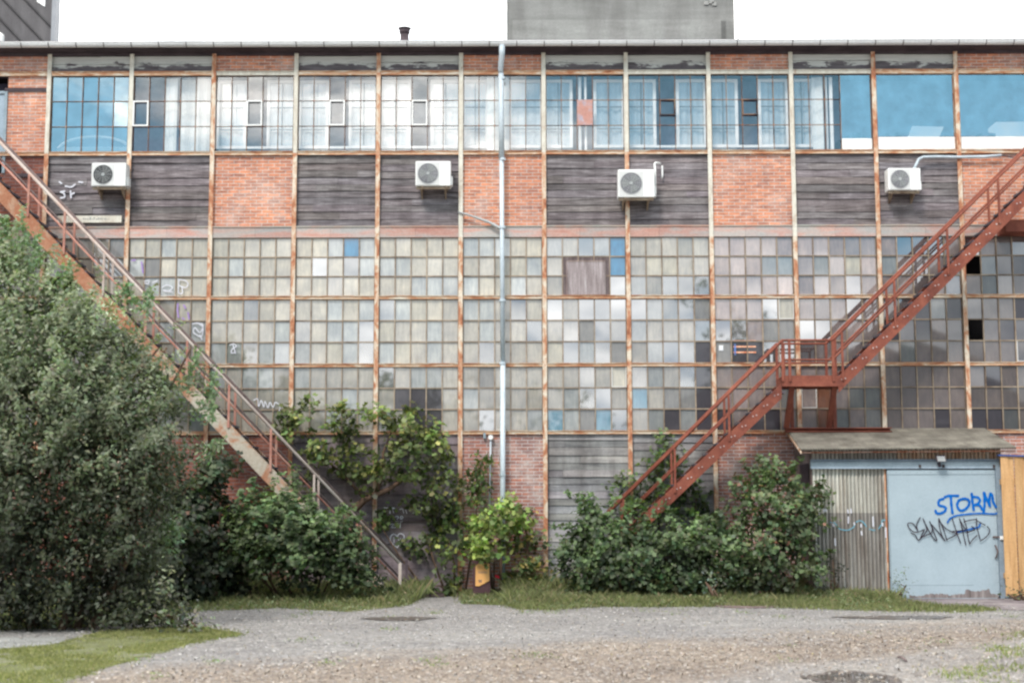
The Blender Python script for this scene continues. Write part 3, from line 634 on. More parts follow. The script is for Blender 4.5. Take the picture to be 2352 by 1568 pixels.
for b in range(0, 12):
    x0, x1 = px_(b)+PW+.004, px_(b+1)-PW-.004; cw = (x1-x0)/5; rh = (ZU-ZL)/3
    fr = MB(); t = .007; big = b >= 10
    if not big:
        nc = 5 if b < 9 else 3
        for c in range(1, nc+1 if b == 9 else nc):
            fr.box(x0+c*cw-t, x0+c*cw+t, -.03, -.008, ZL, ZU)
        for r in (1,2):
            for c in range(nc): fr.box(x0+c*cw+t+.0005, x0+(c+1)*cw-t-.0005, -.028, -.01, ZU-r*rh-.006, ZU-r*rh+.006)
        # small clips where the bars cross
        for r in (1,2):
            for c in range(1, nc): fr.box(x0+c*cw-.013, x0+c*cw+.013, -.034, -.0305, ZU-r*rh-.012, ZU-r*rh+.012, (1.8,1.3,1,1))
    fr.box(x0, x1, -.04, .01, ZU-.012, ZU, g(.6)); fr.box(x0, x0+.014, -.04, .01, ZL, ZU-.0125, g(.8)); fr.box(x1-.014, x1, -.04, .01, ZL, ZU-.0125, g(.8)); fr.box(x0+.0145, x1-.0145, -.04, .01, ZL, ZL+.014, g(.5))
    wf = add(fr, 'window', 'muntin_up' if not big else 'rust'); pn = MB()
    def gq(xa, xb, z0, z1):
        ta = rng.normal(0,.0012); pn.quad([(xa,.0-ta,z0),(xb,ta,z0),(xb,ta,z1),(xa,-ta,z1)])
    if big: gq(x0, x1, ZL+.30, ZU)
    elif b == 9:
        for c in range(3):
            for r in range(3): gq(x0+c*cw, x0+(c+1)*cw, ZU-(r+1)*rh, ZU-r*rh)
        pn2 = MB(); pn2.quad([(x0+3*cw+.01,0,ZL+.26),(x1,0,ZL+.26),(x1,0,ZU),(x0+3*cw+.01,0,ZU)]); pn2.build('sheet_pane', 'glass_big', wf)
    else:
        for c in range(5):
            for r in range(3): gq(x0+c*cw, x0+(c+1)*cw, ZU-(r+1)*rh, ZU-r*rh)
    pn.build('pane', 'glass_big' if big or b == 0 else 'glass_up', wf)
    # what stands inside
    if b >= 9:
        s0 = x0 if b > 9 else x0+3*cw+.012
        sp_ = MB(); k_ = s0
        while k_ < x1-.01:
            e_ = min(k_+rnd.uniform(.15,.3), x1); sp_.box(k_, e_-.002, -.02, .05, ZL+.016, ZL+.285 if big else ZL+.255, g(rnd.uniform(.93,1.06))); k_ = e_
        sp_.build('sill_panel', 'white_metal', wf)
        ib = MB(); ib.box(s0, x1, .3, .6, ZL+.05, ZL+.31, (1.2,1.3,1.5,1))
        for k_ in range(9):
            xx = rnd.uniform(s0+.05, x1-.12); hh = rnd.uniform(.03,.14); cc_ = rnd.choice([(8,6,3),(1,4,7),(6,8,9),(9,9,9),(7,3,3)])
            ib.box(xx, xx+rnd.uniform(.03,.09), .2, .26, ZL+.31, ZL+.31+hh, (*[v*3 for v in cc_],1))
        ib.build('clutter', 'dark', wf)
    if b == 10:
        mbx = MB(); mbx.prism([(X(2087,313),.09,Z(2087,313)),(X(2160,313),.09,Z(2160,313)),(X(2171,289),.09,Z(2171,289)),(X(2098,287),.09,Z(2098,287))], (0,.01,0)); mbx.build('sloping_panel', 'inner_white', wf)
    if b == 11:
        mbx = MB(); mbx.prism([(X(2290,317),.09,Z(2290,317)),(X(2400,317),.09,Z(2400,317)),(X(2400,277),.09,Z(2400,277)),(X(2290,278),.09,Z(2290,278)),(X(2272,294),.09,Z(2272,294)),(X(2274,302),.09,Z(2274,302)),(X(2290,304),.09,Z(2290,304))], (0,.01,0)); mbx.build('sloping_panel', 'inner_white', wf)
    if b == 0:
        ab = MB(); pts = [(x0+(x1-x0)*u, .10, ZL+.05+.32*math.sqrt(max(0, 1-((u-.55)/.48)**2))) for u in np.linspace(.08,1.0,14)]
        ab.tube(pts, .03, 6); ab.build('arc_reflection', 'inner_white', wf)  # white tube stands in for an arc reflected in the glass
        curtain(wf, x0+.05, x1-.05, .3, .9, ZL+.02, ZL+.2)
    gapc = x0+2.5*cw; gh = .13*(x1-x0)
    if b == 1:
        curtain(wf, x0+1.95*cw, x0+2.7*cw, .12, 1.0); curtain(wf, x0+2.9*cw, x1+.02, .2, .9); inner_window(wf, x0+3*cw, x1+.04)
    elif b in (2,3,4,7,8):
        tone = {2:1,3:.95,4:.95,7:.9,8:.85}[b]
        inner_window(wf, x0-.04, gapc-gh); inner_window(wf, gapc+gh, x1+.04)
        if b in (2,): curtain(wf, x0, gapc-gh-.05, .30, tone)
        curtain(wf, x0+.02, gapc-gh-.03, .31, tone)
        if b in (2,3): curtain(wf, gapc+gh+.05, x1, .31, tone)
        else: curtain(wf, gapc+gh+.03 if b != 3 else x1-1.0*cw, x1, .31, tone)
        mbx = MB(); mbx.box(gapc-gh+.001, gapc+gh-.001, .22, .27, ZL+.13, ZL+.18); mbx.build('inner_sill', 'inner_white', wf)
    elif b == 5:
        inner_window(wf, x0-.04, x0+1.6*cw); curtain(wf, x0+1.5*cw, x0+2.9*cw, .14, 1.0); inner_window(wf, x0+2.9*cw, x1+.04); curtain(wf, x0, x1, .31, .85)
    elif b == 6:
        inner_window(wf, x0-.04, x0+1.75*cw); inner_window(wf, x1-1.9*cw, x1+.04); curtain(wf, x0, x0+1.7*cw, .31, .9); curtain(wf, x1-1.85*cw, x1, .31, .95)
        mbx = MB(); mbx.box(x0+2.12*cw, x0+2.3*cw, .15, .2, ZL+.02, ZU); mbx.box(x0+2.5*cw, x0+2.64*cw, .15, .2, ZL+.02, ZU); mbx.build('inner_post', 'inner_white', wf)
    elif b == 9:
        inner_window(wf, x0-.04, x0+1.45*cw); curtain(wf, x0+1.3*cw, x0+2.0*cw, .16, .95); curtain(wf, x0, x0+1.3*cw, .31, .85)
        mbx = MB(); mbx.box(x0+2.2*cw, x0+2.28*cw, .14, .2, ZL+.02, ZU-.02); mbx.box(x0+2.42*cw, x0+2.62*cw, .13, .2, ZL+.02, ZU-.02); mbx.build('inner_post', 'inner_white', wf)
    if b in vents:
        c, kd = vents[b]; xa, xb = x0+c*cw, x0+(c+1)*cw; z1_, z0_ = ZU-rh, ZU-2*rh; vb = MB()
        if kd == 'plate':
            vb.box(xa, xb, -.05, -.035, z0_, z1_); vb.build('cover_plate', 'red_plate', wf)
        else:
            tt = .03 if kd == 'white' else .02
            if kd == 'dark': z0_ = z0_+.38*rh
            yo = -.075
            vb.box(xa, xa+tt, yo, -.035, z0_, z1_); vb.box(xb-tt, xb, yo, -.035, z0_, z1_); vb.box(xa+tt, xb-tt, yo, -.035, z0_, z0_+tt); vb.box(xa+tt, xb-tt, yo, -.035, z1_-tt, z1_)
            vb.build('vent_sash', 'white_metal' if kd == 'white' else 'muntin_up', wf)
    # a back wall of the room
rb = MB(); rb.quad([(-14,.85,9.2),(14,.85,9.2),(14,.85,11.1),(-14,.85,11.1)], (1.5,1.7,2.2,1)); add(rb, 'room_wall', 'step')

# ------------------------------------------------------------------ downpipe etc.
Yp = -.2
def dpipe():
    x = X(1154, 700, Yp); t = thing('downpipe', (x, Yp, 0), 'tall pale blue-grey rain downpipe running the full height of the facade', 'downpipe')
    zj = [Z(1154,834,Yp), Z(1154,522,Yp), Z(1152,366,Yp)]
    m1_ = MB(); m1_.tube([(X(1154,1395,Yp),Yp,.08),(X(1155,834,Yp),Yp,zj[0])], .055, 12); m1_.tube([(X(1155,834,Yp),Yp,zj[0]),(X(1152,366,Yp),Yp,zj[2])], .048, 12)
    m1_.tube([(X(1152,366,Yp),Yp,zj[2]),(X(1151,170,Yp),Yp,Z(1151,170,Yp))], .058, 12); m1_.build('pipe', 'pipe', t, smooth=True)
    m2 = MB(); m2.tube([(X(1151,172,Yp),Yp,Z(1151,172,Yp)),(X(1150,150,Yp),-.22,Z(1150,155,Yp)),(X(1153,128,-.42),-.42,Z(1153,125,-.42)),(X(1153,108,-.42),-.42,11.52)], [.054,.056,.062,.068], 12); m2.build('spout', 'pipe', t, smooth=True)
    for py in (1280,1090,834,690,522,366,180):
        z_ = Z(1154,py,Yp); xx = X(1154,py,Yp); c = MB(); c.tube([(xx,Yp,z_-.025),(xx,Yp,z_+.025)], .068, 12); c.box(xx-.015, xx+.015, Yp+.05, -.01, z_-.015, z_+.015); c.build('clamp', 'pipe', t)
    a_, b_ = A(1053,487,-.1), A(1141,520,-.15); br = MB(); br.tube([a_, A(1075,493,-.12), A(1125,511,-.14), b_, (x, Yp, Z(1150,528,Yp))], [.02,.022,.03,.035,.04], 8); br.build('side_branch', 'grille', t, smooth=True)
dpipe()
xx = X(1126,1005,-.08); t = thing('thin_pipe', (X(1124,1150,-.08),-.08,1), 'thin white conduit with a round cap on the lower brick panel, left of the downpipe', 'pipe')
MB().tube([A(1124,1190,-.08), A(1127,1010,-.08)], .017, 8).build('tube', 'pipe', t, smooth=True)
c = A(1127,1004,-.08); MB().tube([(c[0],-.13,c[2]),(c[0],-.04,c[2])], .05, 14).build('cap', 'white_metal', t)
c = A(1120,1000,-.08); MB().box(c[0]-.09, c[0]-.04, -.06, 0, c[2]-.06, c[2]+.06).build('switch_box', 'trim_blue', t)

# chimney on roof
c = A(929, 95, 3.0); t = thing('roof_flue', (c[0],3,11.6), 'small black flue pipe with a flared cap standing on the roof', 'flue')
zt_ = Z(929, 66, 3); MB().tube([(c[0],3,11.5),(c[0],3,zt_-.12)], .10, 14).build('pipe', 'fascia', t, smooth=True)
MB().tube([(c[0],3,zt_-.15),(c[0],3,zt_-.10),(c[0],3,zt_-.03),(c[0],3,zt_)], [.10,.125,.125,.16], 16).build('cap', 'fascia', t)

# towers behind
def tower():
    Y = 7.0; xl, xr = X(1164,60,Y), X(1687,60,Y); t = thing('concrete_tower', ((xl+xr)/2,Y,11), 'pale board-marked concrete tower rising behind the middle of the roof', 'tower')
    b_ = MB(); zt_ = 18
    b_.box(xl, xr, Y, Y+5, 11, zt_, g(.92)); b_.build('wall', 'conc_tower', t)
    b_ = MB(); za, zb_ = Z(1400,96,Y), Z(1400,46,Y); b_.box(xl+.15, xr-.35, Y-.015, Y-.002, za-1, zb_, g(1.12)); b_.build('lighter_band', 'conc_tower', t)
    for px in (1159, 1693): x_ = X(px,60,Y); MB().tube([(x_,Y-.1,11),(x_,Y-.1,zt_)], .04, 8).build('white_pipe', 'white_metal', t)
    b_ = MB(); x_ = X(1662,60,Y); b_.box(x_-.07, x_+.05, Y-.02, Y-.002, za-1, zb_-.05, g(.6)); 
    for px,py in ((1634,5),(1622,8),(1640,10)): c_ = A(px,py,Y); b_.box(c_[0]-.06, c_[0]+.06, Y-.03, Y-.002, c_[2]-.05, c_[2]+.05, g(1.5))
    b_.build('patch', 'conc_tower', t)
tower()
def ltower():
    Y = 9.0; xr = X(129,50,Y); xl = xr-8; t = thing('dark_tower', (xr-1,Y,11), 'dark clad tower with slanting seams at the top left corner behind the roof', 'tower')
    z0, z1 = 11, 17; b_ = MB(); b_.box(xl, xr-.12, Y, Y+.35, z0, z1); 
    b_.build('wall', 'clad_dark', t)
    w0, w1 = A(86,-6,Y), A(104,17,Y)
    for k, (xa, ya) in enumerate(((-60,0),(-10,0),(40,0),(-110,0))):
        p, p2 = A(xa-10, -30, Y-.02), A(xa+125, 112, Y-.02)
        q_ = [p, p2]; mbx = MB(); mbx.tube([(p[0],Y-.02,p[2]),(min(p2[0],xr-.14),Y-.02,p2[2] if p2[0] < xr-.14 else p[2]+(p2[2]-p[2])*(xr-.14-p[0])/(p2[0]-p[0]))], .035, 6, g(.55)); mbx.build('seam', 'clad_dark', t)
    MB().box(xr-.12, xr, Y-.05, Y+.3, z0, z1, (.8,.8,.85,1)).build('corner_trim', 'grille', t)
    MB().prism([(w0[0],Y-.03,w0[2]+.3),(w1[0],Y-.03,w0[2]+.3),(w1[0],Y-.03,w1[2]),(w0[0],Y-.03,w1[2]+.15)], (0,.02,0)).build('skylight', 'inner_white', t)
    c_ = A(2,85,Y-.4); MB().tube([(c_[0],Y-.4,c_[2]-.15),(c_[0],Y-.4,c_[2]+.02),(c_[0]-.06,Y-.4,c_[2]+.1)], [.1,.1,.05], 10).build('lamp_globe', 'white_metal', t)
ltower()

# ------------------------------------------------------------------ air conditioners
def ac(x0p, x1p, y0p, y1p, label, tone=1.0, dark=False, side='r', big=False, fcx=.34):
    Yf = -.42; P0, P1 = A(x0p, y1p, Yf), A(x1p, y0p, Yf); x0, z0, x1, z1 = P0[0], P0[2], P1[0], P1[2]
    W, H = x1-x0, z1-z0; t = thing('air_conditioner', ((x0+x1)/2, Yf, z0), label, 'air conditioner', 'outdoor air conditioner units on the facade')
    bd = MB().box(x0, x1, Yf, -.12, z0, z1, g(tone)).build('body', 'white_metal', t, bevel=.018)
    cx, cz = x0+W*fcx, z0+H*.5; r = min(H*.41, W*.30); s = r*1.12
    pb = MB(); pb.box(cx-s, cx+s, Yf-.006, Yf-.001, cz-s, cz+s, g(.75) if not dark else g(.8)); pb.build('fan_surround', 'white_metal', bd)
    MB().disc((cx,Yf-.010,cz), r, 32, g(2.2) if not dark else g(.45)).build('fan_well', 'ac_dark', bd)
    fb = MB()
    for k in range(3):
        a0 = k*2*pi/3+.4; pts = [(cx+.2*r*cos(a0),Yf-.014,cz+.2*r*sin(a0))]
        for u in np.linspace(0,1,6): pts.append((cx+.85*r*cos(a0+u*1.1),Yf-.014,cz+.85*r*sin(a0+u*1.1)))
        pts.append((cx+.2*r*cos(a0+1.3),Yf-.014,cz+.2*r*sin(a0+1.3))); fb.quad(pts[::-1], g(.62) if not dark else g(.24))
    fb.build('fan', 'grille', bd)
    gb_ = MB()
    for k in range(1, 6):
        rr = r*k/5.2; gb_.tube([(cx+rr*cos(2*pi*j/28),Yf-.024,cz+rr*sin(2*pi*j/28)) for j in range(29)], .0035, 4, caps=False)
    for k in range(12): gb_.tube([(cx+r*.1*cos(k*pi/6),Yf-.022,cz+r*.1*sin(k*pi/6)),(cx+r*cos(k*pi/6),Yf-.022,cz+r*sin(k*pi/6))], .003, 4)
    gb_.tube([(cx,Yf-.028,cz),(cx,Yf-.018,cz)], .03, 12)
    gb_.build('grille', 'grille', bd)
    cv = MB().box(x1+.001, x1+.035, Yf+.08, -.16, z0+.03, z0+H*.42, g(tone*.95)).build('valve_cover', 'white_metal', t)
    for k in (.14,.82):
        xb = x0+W*k; mbx = MB(); mbx.prism([(xb,Yf+.02,z0-.004),(xb,0,z0-.004),(xb,0,z0-.20)], (.03,0,0)); mbx.box(xb+.03, xb+.06, Yf+.0, -.02, z0-.03, z0-.004)
        mbx.build('bracket', 'muntin', t)
    MB().box(x0+.02, x1-.02, Yf+.05, Yf+.10, z0-.055, z0-.004).build('cross_rail', 'muntin', t)
    return t, x0, x1, z0, z1
ac(209,290,374,428, 'dirty white air conditioner with a dark fan, leftmost of the four on the wall', .92, True)
ac(954,1035,370,427, 'clean white air conditioner between the two left board panels and the downpipe', 1.0, False, fcx=.36)
t, x0, x1, z0, z1 = ac(1420,1503,389,453, 'white air conditioner fixed over a rusty pillar with a bent white pipe above it', 1.0, False, fcx=.36)
mb = MB(); xr = x1+.03
mb.tube([(xr,-.3,z0+.1),(xr,-.28,z1+.02),(xr-.01,-.27,z1+.16),(xr+.02,-.25,z1+.185),(xr+.13,-.15,z1+.19)], .022, 8); mb.tube([(xr+.17,-.08,z1+.16),(xr+.175,-.08,z1-.05),(xr+.16,-.08,z1-.12)], .018, 8)
mb.build('pipe', 'white_metal', t, smooth=True)
t, x0, x1, z0, z1 = ac(2041,2114,386,437, 'white air conditioner at the right with a long white conduit curving up and right', 1.0, False, fcx=.36)
pts = [(x1-.09,-.2,z1), A(2106,375,-.18), A(2110,366,-.16), A(2120,361,-.14), A(2150,360,-.12), A(2200,361,-.11), A(2260,360,-.11), A(2300,357,-.11)]
MB().tube(pts, .03, 10).build('conduit', 'pipe', t, smooth=True)
MB().tube([A(2300,357,-.11), A(2325,362,-.11), A(2352,358,-.10), A(2400,356,-.1)], .012, 6).build('cable', 'fascia', t)

# strip sign + graffiti dabs on leftmost board panel
def ribbon(mb, pts, wd, y0, closed=False, step=.00012, samples=6):
    """round ended painted stroke on the plane y=y0; pts (x,z)"""
    P = [np.array(p, float) for p in pts]
    if len(P) > 2:
        Q = []; n_ = len(P)
        for i in range(n_-1):
            a, b, c, d = P[max(i-1,0)], P[i], P[i+1], P[min(i+2,n_-1)]
            for s_ in range(samples):
                u = s_/samples
                Q.append(.5*((2*b)+(-a+c)*u+(2*a-5*b+4*c-d)*u*u+(-a+3*b-3*c+d)*u**3))
        Q.append(P[-1]); P = Q
    y = y0; L_ = []; R_ = []
    for i, p in enumerate(P):
        t_ = P[min(i+1,len(P)-1)]-P[max(i-1,0)]; t_ /= np.linalg.norm(t_)+1e-9; nn = np.array([-t_[1], t_[0]])
        ww = wd/2*(1+.12*sin(i*1.3)); L_.append(p+nn*ww); R_.append(p-nn*ww)
    for i in range(len(P)-1):
        mb.quad([(L_[i][0],y,L_[i][1]),(L_[i+1][0],y,L_[i+1][1]),(R_[i+1][0],y,R_[i+1][1]),(R_[i][0],y,R_[i][1])]); y -= step
    for e in (P[0], P[-1]): mb.disc((e[0],y-.0006,e[1]), wd/2*1.05, 12); y -= .0003
t = thing('strip_board', (X(350,508),-.06,7.8), 'long narrow whitish board with faded marks low on the leftmost dark board panel', 'board')
a_, b_ = A(132,512,-.05), A(280,502,-.05)
MB().box(a_[0], b_[0], -.07, -.02, b_[2]-.09, b_[2]+.06).build('plank', 'paint_pale', t, bevel=.006)
mb = MB()
for k in range(13):
    xk = a_[0]+.55+k*.045; mb.box(xk, xk+rnd.uniform(.012,.03), -.0725, -.0705, b_[2]-.03, b_[2]+rnd.uniform(-.01,.03), g(.6))
mb.build('marks', 'grille', t)
mb = MB()
def sp_(l, wd, y=-.03, mbb=None, src=False):
    pts = [A(a*(.5742 if src else 1), b*(.5742 if src else 1), y) for a, b in l]; ribbon(mbb or mb, [(p[0],p[2]) for p in pts], wd, y)
Yg = -.028
for l in ([(238,728),(246,734)], [(262,745),(285,748),(300,738)], [(316,728),(330,730)], [(243,768),(258,765)], [(243,768),(256,775),(258,788),(243,792)], [(282,765),(284,790)], [(284,778),(296,772)]):
    mb = MB(); sp_([(a,b) for a,b in l], .035, Yg, mb, True); mb.build('graffiti', 'ink_white', FB)
# graffiti on left panes
mb = MB(); Yg = -.036
for l in ([(578,1125),(596,1122),(592,1135),(580,1132)], [(610,1130),(630,1122)], [(650,1148),(668,1140),(690,1150),(672,1165),(652,1160),(690,1168)], [(712,1118),(740,1122),(752,1135),(742,1150),(716,1142)], [(716,1118),(714,1150),(716,1172),(730,1172),(728,1148)],
          [(770,1295),(790,1292),(812,1300),(800,1330),(780,1310),(775,1330),(805,1345),(812,1310),(795,1295)], [(800,1340),(808,1358)], [(920,1380),(935,1375),(945,1385),(930,1395),(925,1410),(940,1410)], [(932,1380),(942,1412)]):
    mb = MB(); sp_(l, .022, Yg, mb, True); mb.build('graffiti', 'ink_white', FB)
for l in ([(1015,1600),(1030,1595),(1035,1625),(1045,1600),(1055,1628),(1060,1605),(1072,1630),(1080,1608),(1092,1628),(1100,1610),(1110,1612),(1120,1625),(1118,1645),(1128,1655)],): mb = MB(); sp_(l, .018, Yg, mb, True); mb.build('graffiti', 'ink_white', FB)
mb = MB()
for l in ([(712,1215),(710,1240),(714,1268)], [(735,1220),(742,1232)], [(752,1250),(756,1275)], [(730,1272),(736,1276)], [(528,1042),(540,1040)], [(566,1048),(572,1090)]): mb = MB(); sp_(l, .03, Yg, mb, True); mb.build('graffiti', 'ink_violet', FB)
# chalk on the concrete panel: 228 / 24 / a heart with M
mb = MB(); Yg = -.022; K = 220/1725
def ch(l, wd=.014): mb = MB(); sp_([(1500+a*K, 2000+b*K) for a, b in l], wd, Yg, mb, True); mb.build('graffiti', 'ink_white', FB)
ch([(490,520),(540,500),(580,530),(560,580),(500,650),(590,650)]); ch([(640,520),(700,500),(740,530),(700,580),(640,650),(740,650)])
ch([(880,530),(830,500),(790,540),(830,590),(880,630),(830,670),(780,630),(850,570),(880,530)])
ch([(500,760),(540,730),(580,760),(540,820),(520,850),(680,850)]); ch([(720,720),(700,790),(790,790)]); ch([(790,710),(790,860)])
ch([(700,1480),(560,1360),(480,1250),(500,1120),(570,1060),(650,1080),(700,1150),(730,1080),(800,1040),(900,1090),(920,1200)], .018); ch([(700,1480),(750,1400)], .018)
ch([(590,1170),(600,1320)]); ch([(740,1170),(740,1300)]); ch([(800,1180),(800,1320),(860,1310),(870,1180)])
ch([(290,260),(300,240),(600,250)], .03); ch([(470,300),(470,400)], .025); ch([(560,300),(580,390)]); ch([(780,280),(860,270),(900,400)]); ch([(960,300),(1000,410)]); ch([(1050,280),(1110,340),(1150,280)]); ch([(1180,400),(1290,400)]); ch([(1260,260),(1440,280)], .03)
mb = MB(); c1, c2 = A(865,1185), A(985,1192); mb.box(c1[0], c2[0], -.05, -.014, c2[2]-.03, c2[2]); mb.build('ledge', 'fascia', FB)

# ------------------------------------------------------------------ stairs
def lerp(a, b, t): return a+(b-a)*t
def flight(t, Pa, Pb, th, Yn, Yf, mats, hr, posts, steps=True, bolts=True, rail_ends=None):
    """Pa->Pb upper edge of the near stringer (x,z); th its upright depth"""
    (xa,za),(xb,zb_) = Pa, Pb; ms, mr_, mp_ = mats
    for Y, s_ in ((Yn, 1), (Yf, -1)):
        sb = MB(); e = .012
        sb.prism([(xa,Y,za-th),(xb,Y,zb_-th),(xb,Y,zb_),(xa,Y,za)], (0,e,0))
        for zo in (0, -th+.014):
            sb.prism([(xa,Y+s_*e if s_>0 else Y,za+zo-.014),(xb,Y+s_*e if s_>0 else Y,zb_+zo-.014),(xb,Y+s_*e if s_>0 else Y,zb_+zo),(xa,Y+s_*e if s_>0 else Y,za+zo)], (0,s_*.05,0), g(.85))
        if bolts and s_ > 0:
            n_ = int(abs(xb-xa)/.215)
            for k in range(n_):
                u = (k+.5)/n_; xx = lerp(xa,xb,u); zz = lerp(za,zb_,u)-th*.45
                for d_ in (-.035,.035): sb.tube([(xx+d_,Y-.014,zz+d_*.3),(xx+d_,Y,zz+d_*.3)], .016, 6, (2.2,6,9,1))
        sb.build('stringer', ms, t)
    if steps:
        n_ = max(1, int(round(abs(zb_-za)/.21)))
        for k in range(n_):
            u = (k+.7)/n_; xx = lerp(xa,xb,u); zz = lerp(za,zb_,u)-.095
            st = MB(); st.box(xx-.14, xx+.14, Yn+.014, Yf-.002, zz-.04, zz); st.build('step', 'step', t)
def rail(t, pts, r, mt, name='handrail'):
    MB().tube(pts, r, 8).build(name, mt, t, smooth=True)

# right stair -----------------------------------------------
Yn, Yf = -1.15, -.52
RT = thing('steel_stair', (X(1440,1240,Yn), -.8, 0), 'red oxide steel stair at the right, climbing to a landing above the shed', 'stair', 'outside stairs on the facade')
def p2(px, py, Y=Yn): q_ = A(px, py, Y); return (q_[0], q_[2])
mats = ('steel_red','steel_red','steel_red')
flA = (p2(1445,1213), p2(1795,880)); flB = (p2(1925,866), p2(2420,370))
flight(RT, flA[0], flA[1], .30, Yn, Yf, mats, 0, 0)
flight(RT, flB[0], flB[1], .31, Yn, Yf, mats, 0, 0)
zl = Z(1860,862,Yn); xl, xr = X(1796,870,Yn), X(1936,870,Yn)
lb = MB(); thl = .22
lb.box(xl, xr, Yn-.004, Yn+.02, zl-thl, zl); lb.box(xl, xr, Yf-.02, Yf+.004, zl-thl, zl); lb.box(xl, xr, Yn+.021, Yf-.021, zl-.05, zl-.02); lb.box(xl, xl+.02, Yn+.021, Yf-.021, zl-thl, zl-.055); lb.box(xr-.02, xr, Yn+.021, Yf-.021, zl-thl, zl-.055)
for k in range(10):
    xx = lerp(xl+.08, xr-.08, k/9); lb.tube([(xx,Yn-.016,zl-.05),(xx,Yn-.004,zl-.05)], .011, 6, (1.5,1.7,1.9,1))
lb.build('landing', 'steel_red', RT)
zr1, zr2 = Z(1860,781,Yn), Z(1860,826,Yn)
def ext(p, q_, Y): return (p[0], Y, p[1])
lowT = [p2(1399,1176), p2(1797,781)]; lowM = [p2(1441,1182), p2(1797,836)]
upT = [p2(1912,779), p2(2420,283)]; upM = [p2(1912,826), p2(2420,325)]
lowT[1] = (lowT[1][0], zr1); upT[0] = (upT[0][0], zr1); upM[0] = (upM[0][0], zr2); lowM[1] = (lowM[1][0], zr2-.05)
for Y in (Yn, Yf):
    rail(RT, [ext(lowT[0],0,Y), ext(lowT[1],0,Y), ext(upT[0],0,Y), ext(upT[1],0,Y)], .028, 'steel_red')
    rail(RT, [ext(lowM[0],0,Y), ext(lowM[1],0,Y)], .022, 'steel_red', 'mid_rail'); rail(RT, [(lowM[1][0],Y,zr2), (upM[0][0],Y,zr2), ext(upM[1],0,Y)], .022, 'steel_red', 'mid_rail')
def zon(line, x): (xa,za),(xb,zb_) = line; return za+(zb_-za)*(x-xa)/(xb-xa)
def post(t, x, Y, z0, z1, mt, w_=.022, d_=.03):
    MB().box(x-w_, x+w_, Y-d_/2-.016, Y+d_/2-.016, z0, z1).build('post', mt, t)
for px, py in ((1432,1180),(1550,1080),(1674,950)):
    x_ = X(px,py,Yn)
    for Y in (Yn, Yf): post(RT, x_, Y, zon(flA, x_)-.16, zon(lowT, x_)-.02, 'steel_red')
for px, py in ((1934,800),(2055,700),(2176,570),(2293,450)):
    x_ = X(px,py,Yn)
    for Y in (Yn, Yf): post(RT, x_, Y, zon(flB, x_)-.16, zon(upT, x_)-.02, 'steel_red')
for px in (1797,1813,1913):
    x_ = X(px,820,Yn)
    for Y in (Yn, Yf): post(RT, x_, Y, zl-.12, zr1-.02, 'steel_red', .026)
# supports under the landing down to a beam on the shed
zb0 = Z(1870,986,-.32)
for px0, px1 in ((1820,1807),(1918,1905)):
    a_ = A(px0, 886, Yn+.1); b_ = A(px1, 984, -.45)
    mb = MB(); mb.prism([(a_[0]-.055,a_[1],zl-.2),(a_[0]+.055,a_[1],zl-.2),(b_[0]+.055,-.45,zb0+.03),(b_[0]-.055,-.45,zb0+.03)], (0,.07,0)); mb.build('strut', 'steel_red', RT)
    mb = MB(); xq = X(px0-2, 930, -.3); mb.box(xq-.035, xq+.035, -.36, -.30, zb0+.03, zl-.2); mb.build('back_leg', 'steel_red', RT)
bt = MB(); bt.box(X(1802,985,-.3), X(2043,985,-.3), -.5, -.2, zb0-.06, zb0-.045); bt.box(X(1802,985,-.3), X(2043,985,-.3), -.36, -.345, zb0-.045, zb0+.015); bt.box(X(1802,985,-.3), X(2043,985,-.3), -.5, -.2, zb0+.015, zb0+.03)
bt.build('base_beam', 'steel_red', RT)
# upper landing at the right edge
mb = MB(); c1 = A(2310,510,-.6); mb.box(c1[0], c1[0]+2.5, -.6, -.05, c1[2]-.2, c1[2]+.05); mb.build('wall_beam', 'steel_red', RT)

# left stair -----------------------------------------------
Yn2, Yf2 = -1.15, -.5
LT = thing('steel_stair', (X(900,1375,Yn2), -.8, 0), 'pale rusty steel stair at the left, coming down through the bushes to the yard', 'stair', 'outside stairs on the facade')
fl = (p2(-80,335), p2(905,1365)); d_ = (fl[1][1]-fl[0][1])/(fl[1][0]-fl[0][0])
fl = (fl[0], (fl[1][0], .1))
s0, s1 = p2(66,488), p2(727,1182); k_ = (s1[1]-s0[1])/(s1[0]-s0[0])
fl = ((s0[0]-1.3, s0[1]-1.3*k_), (s0[0]+(.12-s0[1])/k_, .12+.0))
flight(LT, fl[0], fl[1], .40, Yn2, Yf2, ('steel_pale','rail_pale','rail_pale'), 0, 0, True, False)
h0, h1 = p2(153,488), p2(919,1294); kh = (h1[1]-h0[1])/(h1[0]-h0[0]); hT = ((h0[0]-2.2, h0[1]-2.2*kh), h1)
hM = ((hT[0][0], hT[0][1]-.40), (h1[0], h1[1]-.36))
for Y, mt in ((Yn2,'rail_pale'),(Yf2,'iron')):
    rail(LT, [ext(hT[0],0,Y), ext(hT[1],0,Y)], .032, mt); rail(LT, [ext(hM[0],0,Y), ext(hM[1],0,Y)], .02, 'steel_dusty' if Y == Yn2 else 'iron', 'mid_rail')
for px in (68,150,240,336,431,527,623,722,821):
    x_ = X(px, 1.05*px+330, Yn2)
    for Y in (Yn2, Yf2): post(LT, x_, Y, zon(fl, x_)-.1, zon(hT, x_)-.02, 'steel_dusty' if px not in (240,722) else 'rail_pale', .022)
post(LT, h1[0], Yn2, .0, h1[1]+.02, 'rail_pale', .03); post(LT, h1[0]+.08, Yf2, 0, h1[1]+.05, 'fascia', .03)
# thin stay wire
rail(LT, [A(395,1005,-1.2), A(600,1095,-1.2)], .008, 'iron', 'wire')

